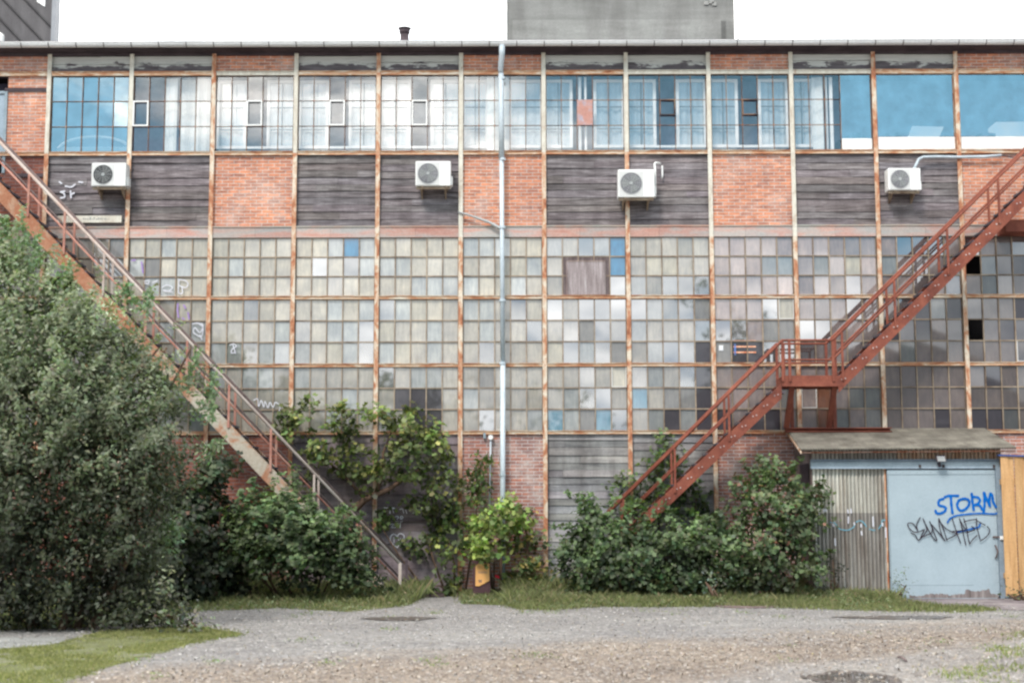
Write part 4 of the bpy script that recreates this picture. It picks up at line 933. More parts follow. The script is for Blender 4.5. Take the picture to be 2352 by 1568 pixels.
# ------------------------------------------------------------------ shed
Ys = -1.65
SH = thing('lean_to_shed', (X(2080,1380,Ys), Ys, 0), 'corrugated lean-to shed with a pale blue sliding door at the foot of the facade', 'shed')
sx0, sx1, sxd, sxr = X(1868,1200,Ys), X(2036,1200,Ys), X(2040,1200,Ys), X(2300,1200,Ys)
zt_ = Z(2000,1058,Ys); zh = Z(2000,1075,Ys); ztop = Z(2000,1036,Ys)
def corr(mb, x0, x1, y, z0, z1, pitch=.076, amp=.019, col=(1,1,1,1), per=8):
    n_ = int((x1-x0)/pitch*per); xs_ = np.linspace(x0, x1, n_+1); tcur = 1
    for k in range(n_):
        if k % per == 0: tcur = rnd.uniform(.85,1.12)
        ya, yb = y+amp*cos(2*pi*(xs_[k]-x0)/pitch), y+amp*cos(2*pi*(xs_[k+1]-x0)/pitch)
        tg = tcur*(.88-.28*cos(2*pi*((xs_[k]+xs_[k+1])/2-x0)/pitch)); mb.quad([(xs_[k],ya,z0),(xs_[k+1],yb,z0),(xs_[k+1],yb,z1),(xs_[k],ya,z1)], (tg*col[0],tg*col[1],tg*col[2],1))  # groove shading put into the face tint, valleys darker
zmid = Z(1950,1222-40,Ys)
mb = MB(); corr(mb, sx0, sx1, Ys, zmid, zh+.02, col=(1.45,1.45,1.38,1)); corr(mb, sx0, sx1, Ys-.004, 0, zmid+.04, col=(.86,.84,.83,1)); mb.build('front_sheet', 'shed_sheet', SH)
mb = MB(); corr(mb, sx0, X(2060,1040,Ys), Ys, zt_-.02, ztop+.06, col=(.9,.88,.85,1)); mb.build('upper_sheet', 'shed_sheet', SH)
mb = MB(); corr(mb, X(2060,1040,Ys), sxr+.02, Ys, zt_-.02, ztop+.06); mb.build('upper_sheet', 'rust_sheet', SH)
# side wall left
mb = MB(); mb.prism([(sx0-.02,Ys+.01,0),(sx0-.02,-.02,0),(sx0-.02,-.02,3.25),(sx0-.02,Ys+.01,ztop+.06)], (.03,0,0), (.8,.72,.7,1)); mb.build('side_wall', 'hatch', SH)
mb = MB()
for k in range(11):
    zz = Z(1845,1068,-1.1)-k*.036; mb.prism([(sx0-.05,-1.5,zz),(sx0-.05,-.6,zz),(sx0-.022,-.6,zz+.03),(sx0-.022,-1.5,zz+.03)], (0,0,.006))
mb.build('louvre', 'fascia', SH)
mb = MB(); mb.box(sxr+.02, sxr+.05, Ys+.01, -.02, 0, 2.9); mb.build('side_wall', 'shed_sheet', SH)
# header rail
mb = MB(); mb.box(sx0-.04, sxr+.02, Ys-.10, Ys-.02, zh+.03, zt_-.015, (1.0,1.0,1.0,1)); mb.box(sx0-.04, sxr+.02, Ys-.12, Ys-.02, zt_-.012, zt_+.03, (.55,.55,.6,1)); mb.box(sx0-.04, sxr-.10, Ys-.115, Ys-.02, zh-.01, zh+.028, (1.2,1.2,1.25,1)); mb.build('sliding_rail', 'trim_blue', SH)
mb = MB(); xe = X(2284,1200,Ys-.08); mb.box(xe+.055, sxr+.05, Ys-.11, Ys, .0, zh+.028, (.95,.95,1.0,1)); mb.build('door_post', 'trim_blue', SH)
mb = MB(); mb.box(sx1-.02, sx1+.01, Ys-.03, Ys+.0, 0, zh-.012, (1,.8,.7,1)); mb.build('edge_strip', 'rust', SH)
# door
dx0, dx1 = X(2041,1200,Ys-.08), xe+.05; dz0, dz1 = Z(2150,1377,Ys-.08)+.02, zh-.03
mb = MB(); mb.prism([(dx0,Ys-.085,dz0+.02),(dx0+.12,Ys-.085,dz0+.01),(dx1-.05,Ys-.085,dz0),(dx1,Ys-.085,dz0+.08),(dx1,Ys-.085,dz1),(dx0,Ys-.085,dz1)], (0,.045,0))
dr = mb.build('sliding_door', 'door_blue', SH, bevel=.006)
for bx_ in ((dx0+.004, dx1-.004, Ys-.09, Ys-.086, dz1-.10, dz1-.09, g(.7)), (dx0+.02, dx1-.5, Ys-.0885, Ys-.086, dz0+.26, dz0+.265, g(.8)), (dx0+.013, dx0+.022, Ys-.09, Ys-.086, dz0+.1, dz1-.11, g(.8))):
    MB().box(*bx_).build('seam', 'trim_blue', dr)
for k in range(14):
    zz = lerp(dz0+.15, dz1-.15, k/13); MB().tube([(dx1-.03,Ys-.09,zz),(dx1-.03,Ys-.085,zz)], .007, 6, g(.7)).build('rivet', 'trim_blue', dr)
for k in range(16):
    xk = lerp(dx0+.05, dx1-.05, k/15); MB().tube([(xk,Ys-.09,dz1-.05),(xk,Ys-.085,dz1-.05)], .007, 6, g(.75)).build('rivet', 'trim_blue', dr)
# worn paint at the foot: bare boards
mb = MB(); yy = Ys-.0862
zz = dz0+.02
pts = [(dx0+.35, zz),(dx1-.06, zz)]; nx = 40; nx = 90; top = [(lerp(dx1-.03, dx0+.35, k/nx), zz+.06+.02*sin(k*.21)+rnd.uniform(-.012,.012)+(.09 if 8 < k < 34 else 0)+(.03 if 50 < k < 60 else 0)) for k in range(nx+1)]
for k in range(nx): mb.quad([(top[k][0],yy,top[k][1]),(top[k+1][0],yy,top[k+1][1]),(top[k+1][0],yy,zz),(top[k][0],yy,zz)], g(rnd.uniform(.85,1.1)))
mb.build('worn_foot', 'hatch', dr)
mb = MB(); hx, hz = X(2293,1260,Ys-.1)-.03, Z(2293,1265,Ys-.1); mb.tube([(hx-.03,Ys-.09,hz+.11),(hx-.03,Ys-.14,hz+.10),(hx+.0,Ys-.15,hz),(hx-.03,Ys-.14,hz-.12),(hx-.03,Ys-.09,hz-.13)], .014, 8); mb.build('handle', 'iron', dr, smooth=True)
mb = MB(); hx, hz = X(2300,1234,Ys-.12), Z(2300,1234,Ys-.12); mb.box(hx-.03, hx+.03, Ys-.15, Ys-.112, hz-.04, hz+.03, g(1.15)); mb.build('padlock', 'white_metal', dr, bevel=.006)
mb = MB(); mb.box(hx-.16, hx-.035, Ys-.12, Ys-.09, hz+.0, hz+.03); mb.build('hasp', 'iron', dr)
for px in (2113,2167,2283):
    c_ = A(px,1070,Ys-.12); MB().box(c_[0]-.02, c_[0]+.02, Ys-.13, Ys-.112, c_[2]-.03, c_[2]+.03, g(.5)).build('roller', 'iron', dr)
# graffiti on the door
KG = 420/2352; Yd = Ys-.092
def gs(strokes, wd, mt, lay):
    mbb = MB()
    for i, l in enumerate(strokes):
        pts = [A((3600+a*KG)*.5742, (1940+b*KG)*.5742, Yd) for a, b in l]; ribbon(mbb, [(p[0],p[2]) for p in pts], wd, Yd-lay-.0008*i)
    o = mbb.build('graffiti', mt, dr); return o
gs([[(965,305),(890,330),(860,400),(890,455),(970,470),(1025,510),(1000,580),(900,630),(820,620),(795,570)],
    [(1005,265),(1100,235),(1300,235)], [(1140,250),(1150,420),(1175,620)],
    [(1420,300),(1320,340),(1280,440),(1320,540),(1390,565),(1480,520),(1545,430),(1540,340),(1470,300),(1400,305)],
    [(1605,190),(1620,350),(1650,550)], [(1640,260),(1740,270),(1790,340),(1740,410),(1670,440)], [(1670,440),(1780,450),(1840,540)],
    [(1880,165),(1890,350),(1890,480),(1870,600)], [(1885,170),(1950,330),(2010,465)], [(2010,465),(2000,300),(2030,180),(2070,260),(2080,360),(2145,485)]], .048, 'ink_blue', .0)
gs([[(1060,830),(1120,740),(1250,680),(1450,650),(1700,630),(1900,630),(2100,640),(2190,610)], [(1290,1045),(1450,1010),(1640,960),(1760,930),(1790,860)]], .030, 'ink_blue', .012)
gs([[(445,720),(390,820),(365,900),(390,1010)], [(390,1010),(300,870),(220,840),(165,870),(210,970),(300,1040),(400,1040),(540,985)], [(540,985),(480,1110),(410,1230),(330,1110),(245,1070)],
    [(410,1230),(520,1120),(590,1000),(560,860),(505,745)], [(505,745),(610,960),(700,1120),(790,1235),(820,1210)], [(655,810),(720,960),(770,1100),(820,1220)], [(655,810),(710,940),(700,1050),(600,1110),(470,1150)],
    [(700,880),(860,1060),(1000,1240)], [(860,740),(870,900),(930,1120),(1000,1240)], [(860,740),(960,970),(1040,1230)], [(870,790),(1000,950),(1150,1040),(1260,1090),(1040,1210)],
    [(1160,740),(1210,900),(1270,1080),(1345,1290)], [(1170,1030),(1300,1020),(1450,1000)], [(1320,740),(1380,960),(1420,1150),(1465,1340)], [(1320,750),(1400,900),(1460,980)], [(1415,740),(1480,950),(1510,1150),(1550,1310)],
    [(1550,1310),(1620,1210),(1710,1120)], [(1420,815),(1550,780),(1700,760)], [(1480,1060),(1640,1000),(1640,950),(1590,920)], [(1700,740),(1700,880),(1730,1020),(1780,1200)], [(1700,780),(1780,830),(1890,890)], [(1940,920),(1995,1000),(1960,1100),(1870,1190),(1780,1240)]], .019, 'ink_black', .002+.02)
# faint paint on corrugated front
KC = 340/2352; Yc = Ys-.022
def cs(strokes, wd, mt, lay):
    mbb = MB()
    for i, l in enumerate(strokes):
        pts = [A((3240+a*KC)*.5742, (1980+b*KC)*.5742, Yc) for a, b in l]; ribbon(mbb, [(p[0],p[2]) for p in pts], wd, Yc-lay-.0006*i)
    mbb.build('graffiti', mt, SH)
cs([[(560,740),(680,760),(760,860),(850,940),(1050,960),(1200,880),(1240,800)], [(1280,740),(1380,700),(1470,740),(1560,860)], [(1640,930),(1740,960),(1800,960)], [(1900,920),(1980,800),(2000,690),(2110,690)]], .022, 'ink_cyan', 0)
cs([[(1040,400),(1060,480)], [(1130,380),(1140,480)], [(1060,600),(1060,760)], [(1220,760),(1230,800)], [(640,800),(660,850)], [(1410,800),(1415,870)], [(1740,600),(1750,850)], [(2000,770),(2010,840)], [(1420,1000),(1430,1090)], [(2090,900),(2100,1160)], [(440,350),(440,440)], [(380,380),(385,450)], [(690,1200),(700,1380)]], .028, 'ink_white', .004)
# roof sheets
RL0, RR0 = A(1805,985,-.02), A(2262,985,-.02); RL1, RR1 = A(1838,1033,-2.0), A(2335,1029,-2.0)
mb = MB(); n_ = 86*6; amp = .02
for k in range(n_):
    def P(u, v):
        a_ = RL0+(RR0-RL0)*u; b_ = RL1+(RR1-RL1)*u; p = a_+(b_-a_)*v; return (p[0],p[1],p[2]+amp*cos(2*pi*u*86))
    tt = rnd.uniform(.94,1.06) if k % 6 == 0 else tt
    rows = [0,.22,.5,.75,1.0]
    for v0, v1 in zip(rows[:-1], rows[1:]): mb.quad([P(k/n_,v0),P((k+1)/n_,v0),P((k+1)/n_,v1),P(k/n_,v1)], (tt*(.9+.1*v0)*(.86+.52*cos(2*pi*(k+.5)/6)),)*3+(1,))  # crest and valley shading put into the roof tint
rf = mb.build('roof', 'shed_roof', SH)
s_ = rf.modifiers.new('thick', 'SOLIDIFY'); s_.thickness = .012; s_.offset = -1
mb = MB(); d2 = np.array([0,0,-.035])
mb.prism([RL0+d2*.7, RL1+d2*.7, RL1+d2*2.0, RL0+d2*2.0], (.03,0,0), g(1)); mb.prism([RL1+d2+np.array([.03,.06,0]), RR1+d2+np.array([-.03,.06,0]), RR1+d2*1.7+np.array([-.03,.06,0]), RL1+d2*1.7+np.array([.03,.06,0])], (0,.03,0), (.6,.45,.45,1))
mb.build('verge_board', 'rust', SH)

# floodlight
c_ = A(2161,1058,Ys-.25); FL = thing('floodlight', tuple(c_), 'small black floodlight on the rail above the shed door', 'floodlight')
mb = MB(); mb.prism([(c_[0]-.09,c_[1]-.06,c_[2]-.02),(c_[0]+.09,c_[1]-.06,c_[2]-.02),(c_[0]+.09,c_[1]+.0,c_[2]+.10),(c_[0]-.09,c_[1]+.0,c_[2]+.10)], (0,.05,.02)); mb.build('housing', 'fascia', FL, bevel=.006)
mb = MB(); mb.quad([(c_[0]-.075,c_[1]-.064,c_[2]-.01),(c_[0]+.075,c_[1]-.064,c_[2]-.01),(c_[0]+.075,c_[1]-.004,c_[2]+.092),(c_[0]-.075,c_[1]-.004,c_[2]+.092)], g(.7)); mb.build('lens', 'grille', FL)
mb = MB(); mb.tube([(c_[0],c_[1]+.03,c_[2]),(c_[0],Ys-.12,c_[2]-.06)], .015, 6); mb.tube([(c_[0],Ys-.16,c_[2]-.10),(c_[0],Ys-.12,c_[2]-.04)], .03, 8); mb.build('bracket', 'fascia', FL)

# timber fence right of shed
Yt = -1.9; tx0 = X(2303,1200,Yt); TF = thing('timber_fence', (tx0+.5,Yt,0), 'honey coloured vertical board fence at the right edge beside the shed', 'fence')
for k in range(14):
    xa = tx0+k*.135; zt2 = Z(2303,1047,Yt)-(k*.135)*.03
    mb = MB(); yo = 0 if k % 2 else -.018; t_ = rnd.uniform(.85,1.12)
    mb.box(xa+.002, xa+.13+(.012 if k%2 == 0 else -.006), Yt+yo, Yt+yo+.016, Z(2303,1368,Yt), zt2, (t_,t_*rnd.uniform(.95,1),t_*.95,1)); mb.build('board', 'timber', TF)
mb = MB(); mb.prism([(tx0-.04,Yt-.05,Z(2303,1047,Yt)+.002),(tx0+1.9,Yt-.05,Z(2303,1047,Yt)-.055),(tx0+1.9,Yt-.05,Z(2303,1047,Yt)-.03),(tx0-.04,Yt-.05,Z(2303,1047,Yt)+.03)], (0,.12,0)); mb.build('flashing', 'blue_edge', TF)
mb = MB(); mb.box(tx0, tx0+1.9, Yt+.03, Yt+.08, .4, .5); mb.box(tx0, tx0+1.9, Yt+.03, Yt+.08, 2.2, 2.3); mb.build('cross_bar', 'timber', TF)

# orange sign with brown board
Yq = -1.15; SG = thing('notice_sign', (X(1108,1380,Yq),Yq,0), 'orange notice panel with a slanted lower edge on a dark brown board', 'sign')
u0, v0 = 1860*.5742, 2180*.5742; K2 = 160/1254*.5742
def sg(a, b, Y=Yq): q_ = A(u0+a*K2, v0+b*K2, Y); return (q_[0], Y, q_[2])
MB().prism([sg(235,330),sg(600,140),sg(800,200),sg(790,1500),sg(250,1500)][::-1], (0,.04,0)).build('back_board', 'sign_back', SG)
mb = MB(); b0_ = sg(300,1500); b1_ = sg(760,1500); mb.box(b0_[0], b0_[0]+.05, Yq, Yq+.04, 0, b0_[2]); mb.box(b1_[0]-.05, b1_[0], Yq, Yq+.04, 0, b1_[2]); mb.build('leg', 'sign_back', SG)
sgp = MB().prism([sg(335,640,Yq-.02),sg(400,575,Yq-.02),sg(765,570,Yq-.02),sg(765,1105,Yq-.02),sg(450,1275,Yq-.02),sg(325,1272,Yq-.02)][::-1], (0,.015,0)).build('panel', 'sign', SG)
mb = MB()
for row, (ya, yb, n_) in enumerate(((815,838,11),(855,872,10))):
    for k in range(n_):
        a_ = sg(410+k*(300/n_), yb, Yq-.023); b_ = sg(410+(k+.68)*(300/n_), ya, Yq-.023); mb.box(a_[0], b_[0], Yq-.0235, Yq-.0205, a_[2], b_[2], g(2.0))
for a0, a1, b0, b1 in ((425,460,1075,1120),(470,515,1085,1130),(520,535,1070,1105),(440,465,1125,1165),(500,520,1130,1170)):
    a_ = sg(a0,b1,Yq-.023); b_ = sg(a1,b0,Yq-.023); mb.box(a_[0], b_[0], Yq-.0235, Yq-.0205, a_[2], b_[2], g(1.2))
mb.build('lettering', 'iron', sgp)
p_ = A(1142,1300,-.5); t = thing('red_reflector', (p_[0],-.5,0), 'small thin post with a red reflector between the orange sign and the downpipe', 'marker post')
a_ = sg(905,1200,-.5); b_ = sg(915,520,-.5); MB().tube([(a_[0],-.5,0),(b_[0],-.5,b_[2])], .018, 8).build('post', 'bark', t)
M['red'] = noisy('red_plastic', [(.3,(.45,.01,.02)),(.7,(.6,.02,.04))], rough=.4)
r0_, r1_ = sg(945,1000,-.52), sg(1080,910,-.52); MB().prism([(r0_[0],-.52,r1_[2]),(r1_[0],-.52,r0_[2]+.02),(r1_[0],-.52,r0_[2]-.02),(r0_[0],-.52,r0_[2])], (0,.02,0)).build('reflector', 'red', t)

# ------------------------------------------------------------------ hall and trees across the yard (seen mirrored in the glass)
HL = thing('corrugated_hall', (16,-44,0), 'grey corrugated hall across the yard, mirrored in the right-hand panes', 'hall')
mb = MB(); mb.prism([(7.5,-42,0),(28,-42,0),(28,-42,6.6),(17.5,-42,10.6),(7.5,-42,6.6)], (0,-.2,0)); 
for k in range(100): mb.box(7.6+k*.204, 7.7+k*.204, -41.99, -41.95, 0, 6.6, g(.8))
mb.box(8.5,27,-41.94,-41.9,3.4,3.7,g(3)); mb.box(8.5,27,-41.94,-41.9,5.3,5.5,g(2.5)); mb.build('wall', 'clad_dark', HL)
mb = MB(); mb.prism([(7,-41.5,6.4),(17.5,-41.5,10.7),(17.5,-60,10.7),(7,-60,6.4)], (0,0,.15)); mb.prism([(28.5,-41.5,6.4),(17.5,-41.5,10.7),(17.5,-60,10.7),(28.5,-60,6.4)], (0,0,.15)); mb.build('roof', 'shed_roof', HL)

# ------------------------------------------------------------------ vegetation
LEAF4 = np.array([(0,0,0),(.5,-.26,.04),(1,0,0),(.5,.26,.04)])
LOBE = np.array([(0,0,0),(.10,-.48,.03),(.38,-.20,.0),(.66,-.50,.06),(1.05,0,-.06),(.66,.50,.06),(.38,.20,0),(.10,.48,.03)])
def orient(n, up=.4, out=None):
    """random frames; normals lean up and towards the viewer side"""
    nr = rng.normal(size=(n,3)); nr[:,2] += up*2; nr[:,1] -= .5
    if out is not None: nr += out*1.3
    nr /= np.linalg.norm(nr, axis=1)[:,None]
    t = rng.normal(size=(n,3)); t[:,2] -= .3; t -= nr*(t*nr).sum(1)[:,None]; t /= np.linalg.norm(t, axis=1)[:,None]
    return t, np.cross(nr, t), nr
def leaves(name, pts, size, cols, shape, parent, aspect=1.0, up=.4, out=None, mt='leaf'):
    n_ = len(pts); t, b, nr = orient(n_, up, out); sz = size*rng.uniform(.6,1.3,n_)
    V = pts[:,None,:] + sz[:,None,None]*(shape[None,:,0,None]*t[:,None,:] + aspect*shape[None,:,1,None]*b[:,None,:] + shape[None,:,2,None]*2*nr[:,None,:])
    C = np.ones((n_,4)); C[:,:3] = cols
    return fastmesh(name, V, C, mt, parent)
def cloud(blobs, dens, clus=.13, per=28, shoots=.35, flat=1.0, ymin=None, zdark=True, seed=0, hang=0):
    """blobs: (px,py,r_px,Y[,thickness]) -> leaf points, per-point tone"""
    P = []; T = []; O = []
    for bl in blobs:
        px, py, r, Y = bl[:4]; c = A(px, py, Y); R_ = r/FPX*(Y-CAM[1]); th = bl[4] if len(bl) > 4 else R_*flat
        nc = max(3, int(dens*R_*R_*4*9/per*3))
        d = rng.normal(size=(nc,3)); d /= np.linalg.norm(d, axis=1)[:,None]; rad = rng.uniform(.15,1,nc)**.45
        ph = rng.uniform(0,6.28,4); rad = rad*(1+.10*rng.normal(size=nc)+.26*np.sin(3*d[:,0]*2+ph[0])*np.cos(2.5*d[:,2]*2+ph[1])+.16*np.sin(7*d[:,2]+5*d[:,0]+ph[2]))
        cc_ = c + d*rad[:,None]*np.array([R_, th, R_*.95])
        tone = rng.uniform(.55,1.4,nc)
        for k in range(nc):
            m_ = max(4, int(per*rng.uniform(.5,1.5))); pts = cc_[k] + rng.normal(size=(m_,3))*clus*np.array([1,min(1,th/max(R_,.01)+.3),.75])
            P.append(pts); dp = (d[k,2]*.34+.95)*(.46+.62*min(1,rad[k])); T.append(np.full(m_, tone[k]*dp)*rng.uniform(.86,1.14,m_)); O.append(np.tile(d[k], (m_,1)))  # light on top, shade inside and below put into leaf tone
        ns = int(nc*shoots*.35)
        for k in range(ns):
            d2_ = rng.normal(size=3); d2_[2] = abs(d2_[2])*.9+.2-hang; d2_ /= np.linalg.norm(d2_); L_ = rng.uniform(.25,.95)*min(1.4, .45+R_)
            s0 = c + d2_*np.array([R_,th,R_])*.75; m_ = int(L_/.014)
            u = rng.uniform(0,1,m_)[:,None]; pts = s0 + d2_*u*L_ + rng.normal(size=(m_,3))*.045*(1.3-u)
            P.append(pts); T.append(rng.uniform(1.0,1.35,m_)); O.append(np.tile(d2_, (m_,1)))
    P = np.concatenate(P); T = np.concatenate(T); O = np.concatenate(O); ok = P[:,2] > .02
    T = T*(1+.28*np.sin(P[:,0]*3.3+P[:,2]*1.7+1)*np.sin(P[:,2]*3.9-P[:,0]*1.3)+.18*np.sin(P[:,0]*8.1-P[:,2]*5.2))
    if ymin is not None: P[:,1] = np.minimum(P[:,1], ymin-rng.uniform(0,.08,len(P)))
    return P[ok], T[ok], O[ok]
def colr(T, base, var=.1, alt=None, altp=.0):
    T = T*1.12
    c = np.array(base)[None,:]*T[:,None]*(1+var*rng.normal(size=(len(T),3)))
    if alt is not None:
        m_ = rng.uniform(size=len(T)) < altp; c[m_] = np.array(alt)[None,:]*T[m_][:,None]*rng.uniform(.8,1.2,(m_.sum(),1))
    return np.clip(c, .004, .9)
def branches(t, specs, name='branch'):
    for pts, r0, r1 in specs:
        n_ = len(pts); MB().tube(pts, [lerp(r0, r1, k/(n_-1)) for k in range(n_)], 7).build(name, 'bark', t, smooth=True)

# big willow-like bush, left
base = G(90,1452); Yb = base[1]+.8
BB = thing('large_bush', (base[0],Yb,0), 'huge grey-green bush filling the left edge in front of the rusty stair', 'bush')
bl = [(25,590,48,Yb+.3),(-20,640,80,Yb+.4),(75,690,75,Yb),(180,750,70,Yb-.1),(60,800,130,Yb),(265,785,62,Yb),(190,880,130,Yb-.3),(340,870,52,Yb),(60,980,180,Yb-.4),(310,960,95,Yb),(405,950,24,Yb),(250,1060,150,Yb-.5),(370,1050,52,Yb),(425,1040,22,Yb+.3),(60,1150,170,Yb-.6),(340,1130,60,Yb),(270,1200,110,Yb-.4),(60,1300,130,Yb-.5),(225,1320,105,Yb-.3),(340,1290,45,Yb+.2),(345,1385,50,Yb-.2),(405,1420,28,Yb-.2),(120,1400,70,Yb-.5),(260,1420,40,Yb-.6),(20,1410,60,Yb-.3),(280,1250,70,Yb+1.0),(310,1340,60,Yb+1.0),(240,1380,70,Yb+.9),(-140,900,200,Yb),(-150,1200,220,Yb)]
P, T, O = cloud(bl, 50, .13, 34, .8)
hN = np.clip((P[:,2])/5.5, 0, 1); T2 = T*(.30+1.15*hN)  # shade at the foot of the bush put into leaf colour
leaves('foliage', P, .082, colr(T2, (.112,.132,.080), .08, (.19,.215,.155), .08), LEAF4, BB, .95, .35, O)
tr = []
for k in range(9):
    x_ = base[0]+rnd.uniform(-1.4,1.2); tr.append(([(x_*.5+base[0]*.5, Yb+.1*k-.4, 0), (x_, Yb+rnd.uniform(-.3,.4), 1.2), (x_+rnd.uniform(-.6,.9), Yb+rnd.uniform(-.3,.4), 2.8), (x_+rnd.uniform(-.8,1.4), Yb, 4.2)], .06, .015))
branches(BB, tr)
# shoots poking out over the stair
SPR = []
for (a_, b_) in (((420,900),(460,800)),((450,960),(500,850)),((330,720),(345,670)),((300,700),(290,655)),((20,560),(12,500)),((45,575),(55,515)),((0,560),(-10,490)),((75,620),(85,545)),((130,660),(160,600)),((350,1130),(395,1270)),((390,1180),(410,1240)),((470,1040),(512,1010)),((480,960),(490,900))):
    p_, q_ = A(*a_, Yb), A(*b_, Yb); m_ = 150; u = rng.uniform(0,1,m_)[:,None]; SPR.append(p_+(q_-p_)*u+rng.normal(size=(m_,3))*.055*(1.2-u*.7))
SP = np.concatenate(SPR); leaves('foliage', SP, .085, colr(rng.uniform(1.1,1.7,len(SP)), (.13,.18,.105), .08), LEAF4, BB, .9, .3)

def bush(name, base_p, label, cat, bl, dens, size, col, shape=LOBE, alt=None, altp=0, clus=.12, per=24, shoots=.3, up=.55, grp=None, ymin=None, nb=4, asp=1.0, flat=.8, tz=(.62,.5,2.2)):
    t = thing(name, base_p, label, cat, grp); P, T, O = cloud(bl, dens*2.6, clus, per, shoots, flat, ymin)
    T = T*(tz[0]+tz[1]*np.clip(P[:,2]/tz[2], 0, 1)); leaves('foliage', P, size, colr(T, col, .10, alt, altp), shape, t, asp, up, O)  # leaf tone darkened towards the ground, shade put into the colour
    sp_l = []
    for k in range(nb):
        b_ = bl[rnd.randrange(len(bl))]; c_ = A(b_[0], b_[1], b_[3]); b0 = np.array([lerp(base_p[0], c_[0], .35), min(base_p[1], -.1), 0]); sp_l.append(([b0, lerp(b0, c_, .5)+np.array([rnd.uniform(-.15,.15),0,.1]), c_], .028, .008))
    branches(t, sp_l, 'stem'); return t

# shrub between big bush and maple bush, shade put into its leaf colour
g_ = G(470,1395); bush('shadow_shrub', (g_[0],-2.6,0), 'dark thin shrub in the shade between the big bush and the glossy bush', 'shrub',
    [(430,1160,60,-2.2),(470,1110,45,-1.8),(500,1190,45,-1.6),(420,1250,70,-2.4),(480,1280,60,-2.2),(400,1320,60,-2.8),(520,1300,45,-1.8),(450,1340,50,-2.6),(545,1240,38,-1.6),(500,1060,30,-1.4),(380,1240,60,-3.5),(440,1340,55,-3.2),(350,1330,60,-4),(530,1350,36,-2.2)], 12, .10, (.038,.052,.030), LOBE, (.09,.05,.035), .03, nb=5)
# glossy dark bush
g_ = G(690,1385); bush('maple_bush', (g_[0],-2.3,0), 'broad dark green bush with layered drooping leaves at the foot of the left stair', 'bush',
    [(580,1165,36,-2.2),(640,1185,48,-2.3),(610,1225,65,-2.6),(690,1205,60,-2.6),(730,1240,62,-2.8),(640,1280,70,-2.8),(770,1270,55,-2.7),(700,1300,60,-2.9),(825,1290,42,-2.5),(800,1325,40,-2.7),(860,1325,26,-2.3),(560,1290,50,-2.4),(560,1220,40,-2.2)], 8.5, .092, (.075,.108,.052), LOBE, (.12,.17,.075), .18, per=24, shoots=1.1, up=.9, nb=6)
# climbing tree on the wall
CT = bush('wall_climber', (X(860,1380,-.3),-.3,0), 'yellow-dotted green climber with a bent trunk spreading over the middle of the wall', 'climber',
    [(700,925,30,-.55,.25),(680,965,32,-.5,.25),(705,1005,50,-.55,.3),(760,1010,45,-.5,.3),(790,940,18,-.45,.15),(655,955,16,-.5,.15),(650,1000,16,-.5,.15),(1010,1010,16,-.4,.15),(800,985,30,-.45,.2),(830,1050,55,-.6,.35),(875,970,48,-.5,.3),(930,955,36,-.5,.3),(925,1010,60,-.6,.4),(985,985,26,-.4,.2),(985,1040,55,-.6,.35),(900,1075,55,-.6,.35),(790,1080,36,-.4,.2),(745,1060,32,-.4,.2),(720,1095,26,-.3,.15),(860,1110,30,-.5,.2),(960,1100,45,-.6,.3),(1020,1095,38,-.5,.3),(1045,1150,40,-.5,.3),(1000,1150,42,-.6,.3),(950,1160,26,-.4,.2)],
    3.1, .10, (.135,.17,.06), LOBE, (.30,.29,.09), .07, per=22, shoots=.35, ymin=-.06, nb=0, tz=(.55,.55,4.5))
branches(CT, [([A(800,1180,-.25), A(818,1165,-.3), A(838,1146,-.4), A(862,1136,-.5), A(890,1125,-.5), A(915,1108,-.5)], .10, .04), ([A(862,1136,-.5), A(880,1090,-.5), A(880,1040,-.5), A(900,990,-.4)], .05, .015), ([A(915,1108,-.5), A(960,1080,-.5), A(1000,1040,-.4)], .035, .01), ([A(838,1146,-.4), A(790,1090,-.3), A(740,1050,-.3), A(700,990,-.3)], .035,.01), ([A(810,1380,-.2), A(795,1260,-.2), A(800,1180,-.25)], .09, .10)], 'trunk')
# hanging vine right of it
bush('hanging_vine', (X(1050,1380,-.35),-.35,0), 'leafy vine trailing down the wall to the ground left of the orange sign', 'vine',
    [(1060,1195,38,-.5,.25),(1030,1240,38,-.45,.2),(1065,1275,38,-.5,.25),(980,1225,24,-.35,.15),(1000,1180,28,-.4,.2),(1080,1235,26,-.5,.2),(1040,1310,30,-.45,.2),(1000,1345,32,-.55,.25),(1050,1350,30,-.55,.25),(975,1360,20,-.5,.2),(1100,1110,10,-.3,.1),(1090,1090,12,-.3,.1),(1110,1060,9,-.3,.1),(1085,1140,16,-.35,.12),(960,1260,14,-.2,.08),(940,1245,12,-.2,.08),(870,1200,14,-.2,.06),(880,1180,12,-.2,.06)],
    3.0, .10, (.13,.18,.065), LOBE, (.30,.33,.08), .12, per=18, shoots=.2, ymin=-.06, nb=5, tz=(.6,.5,3))
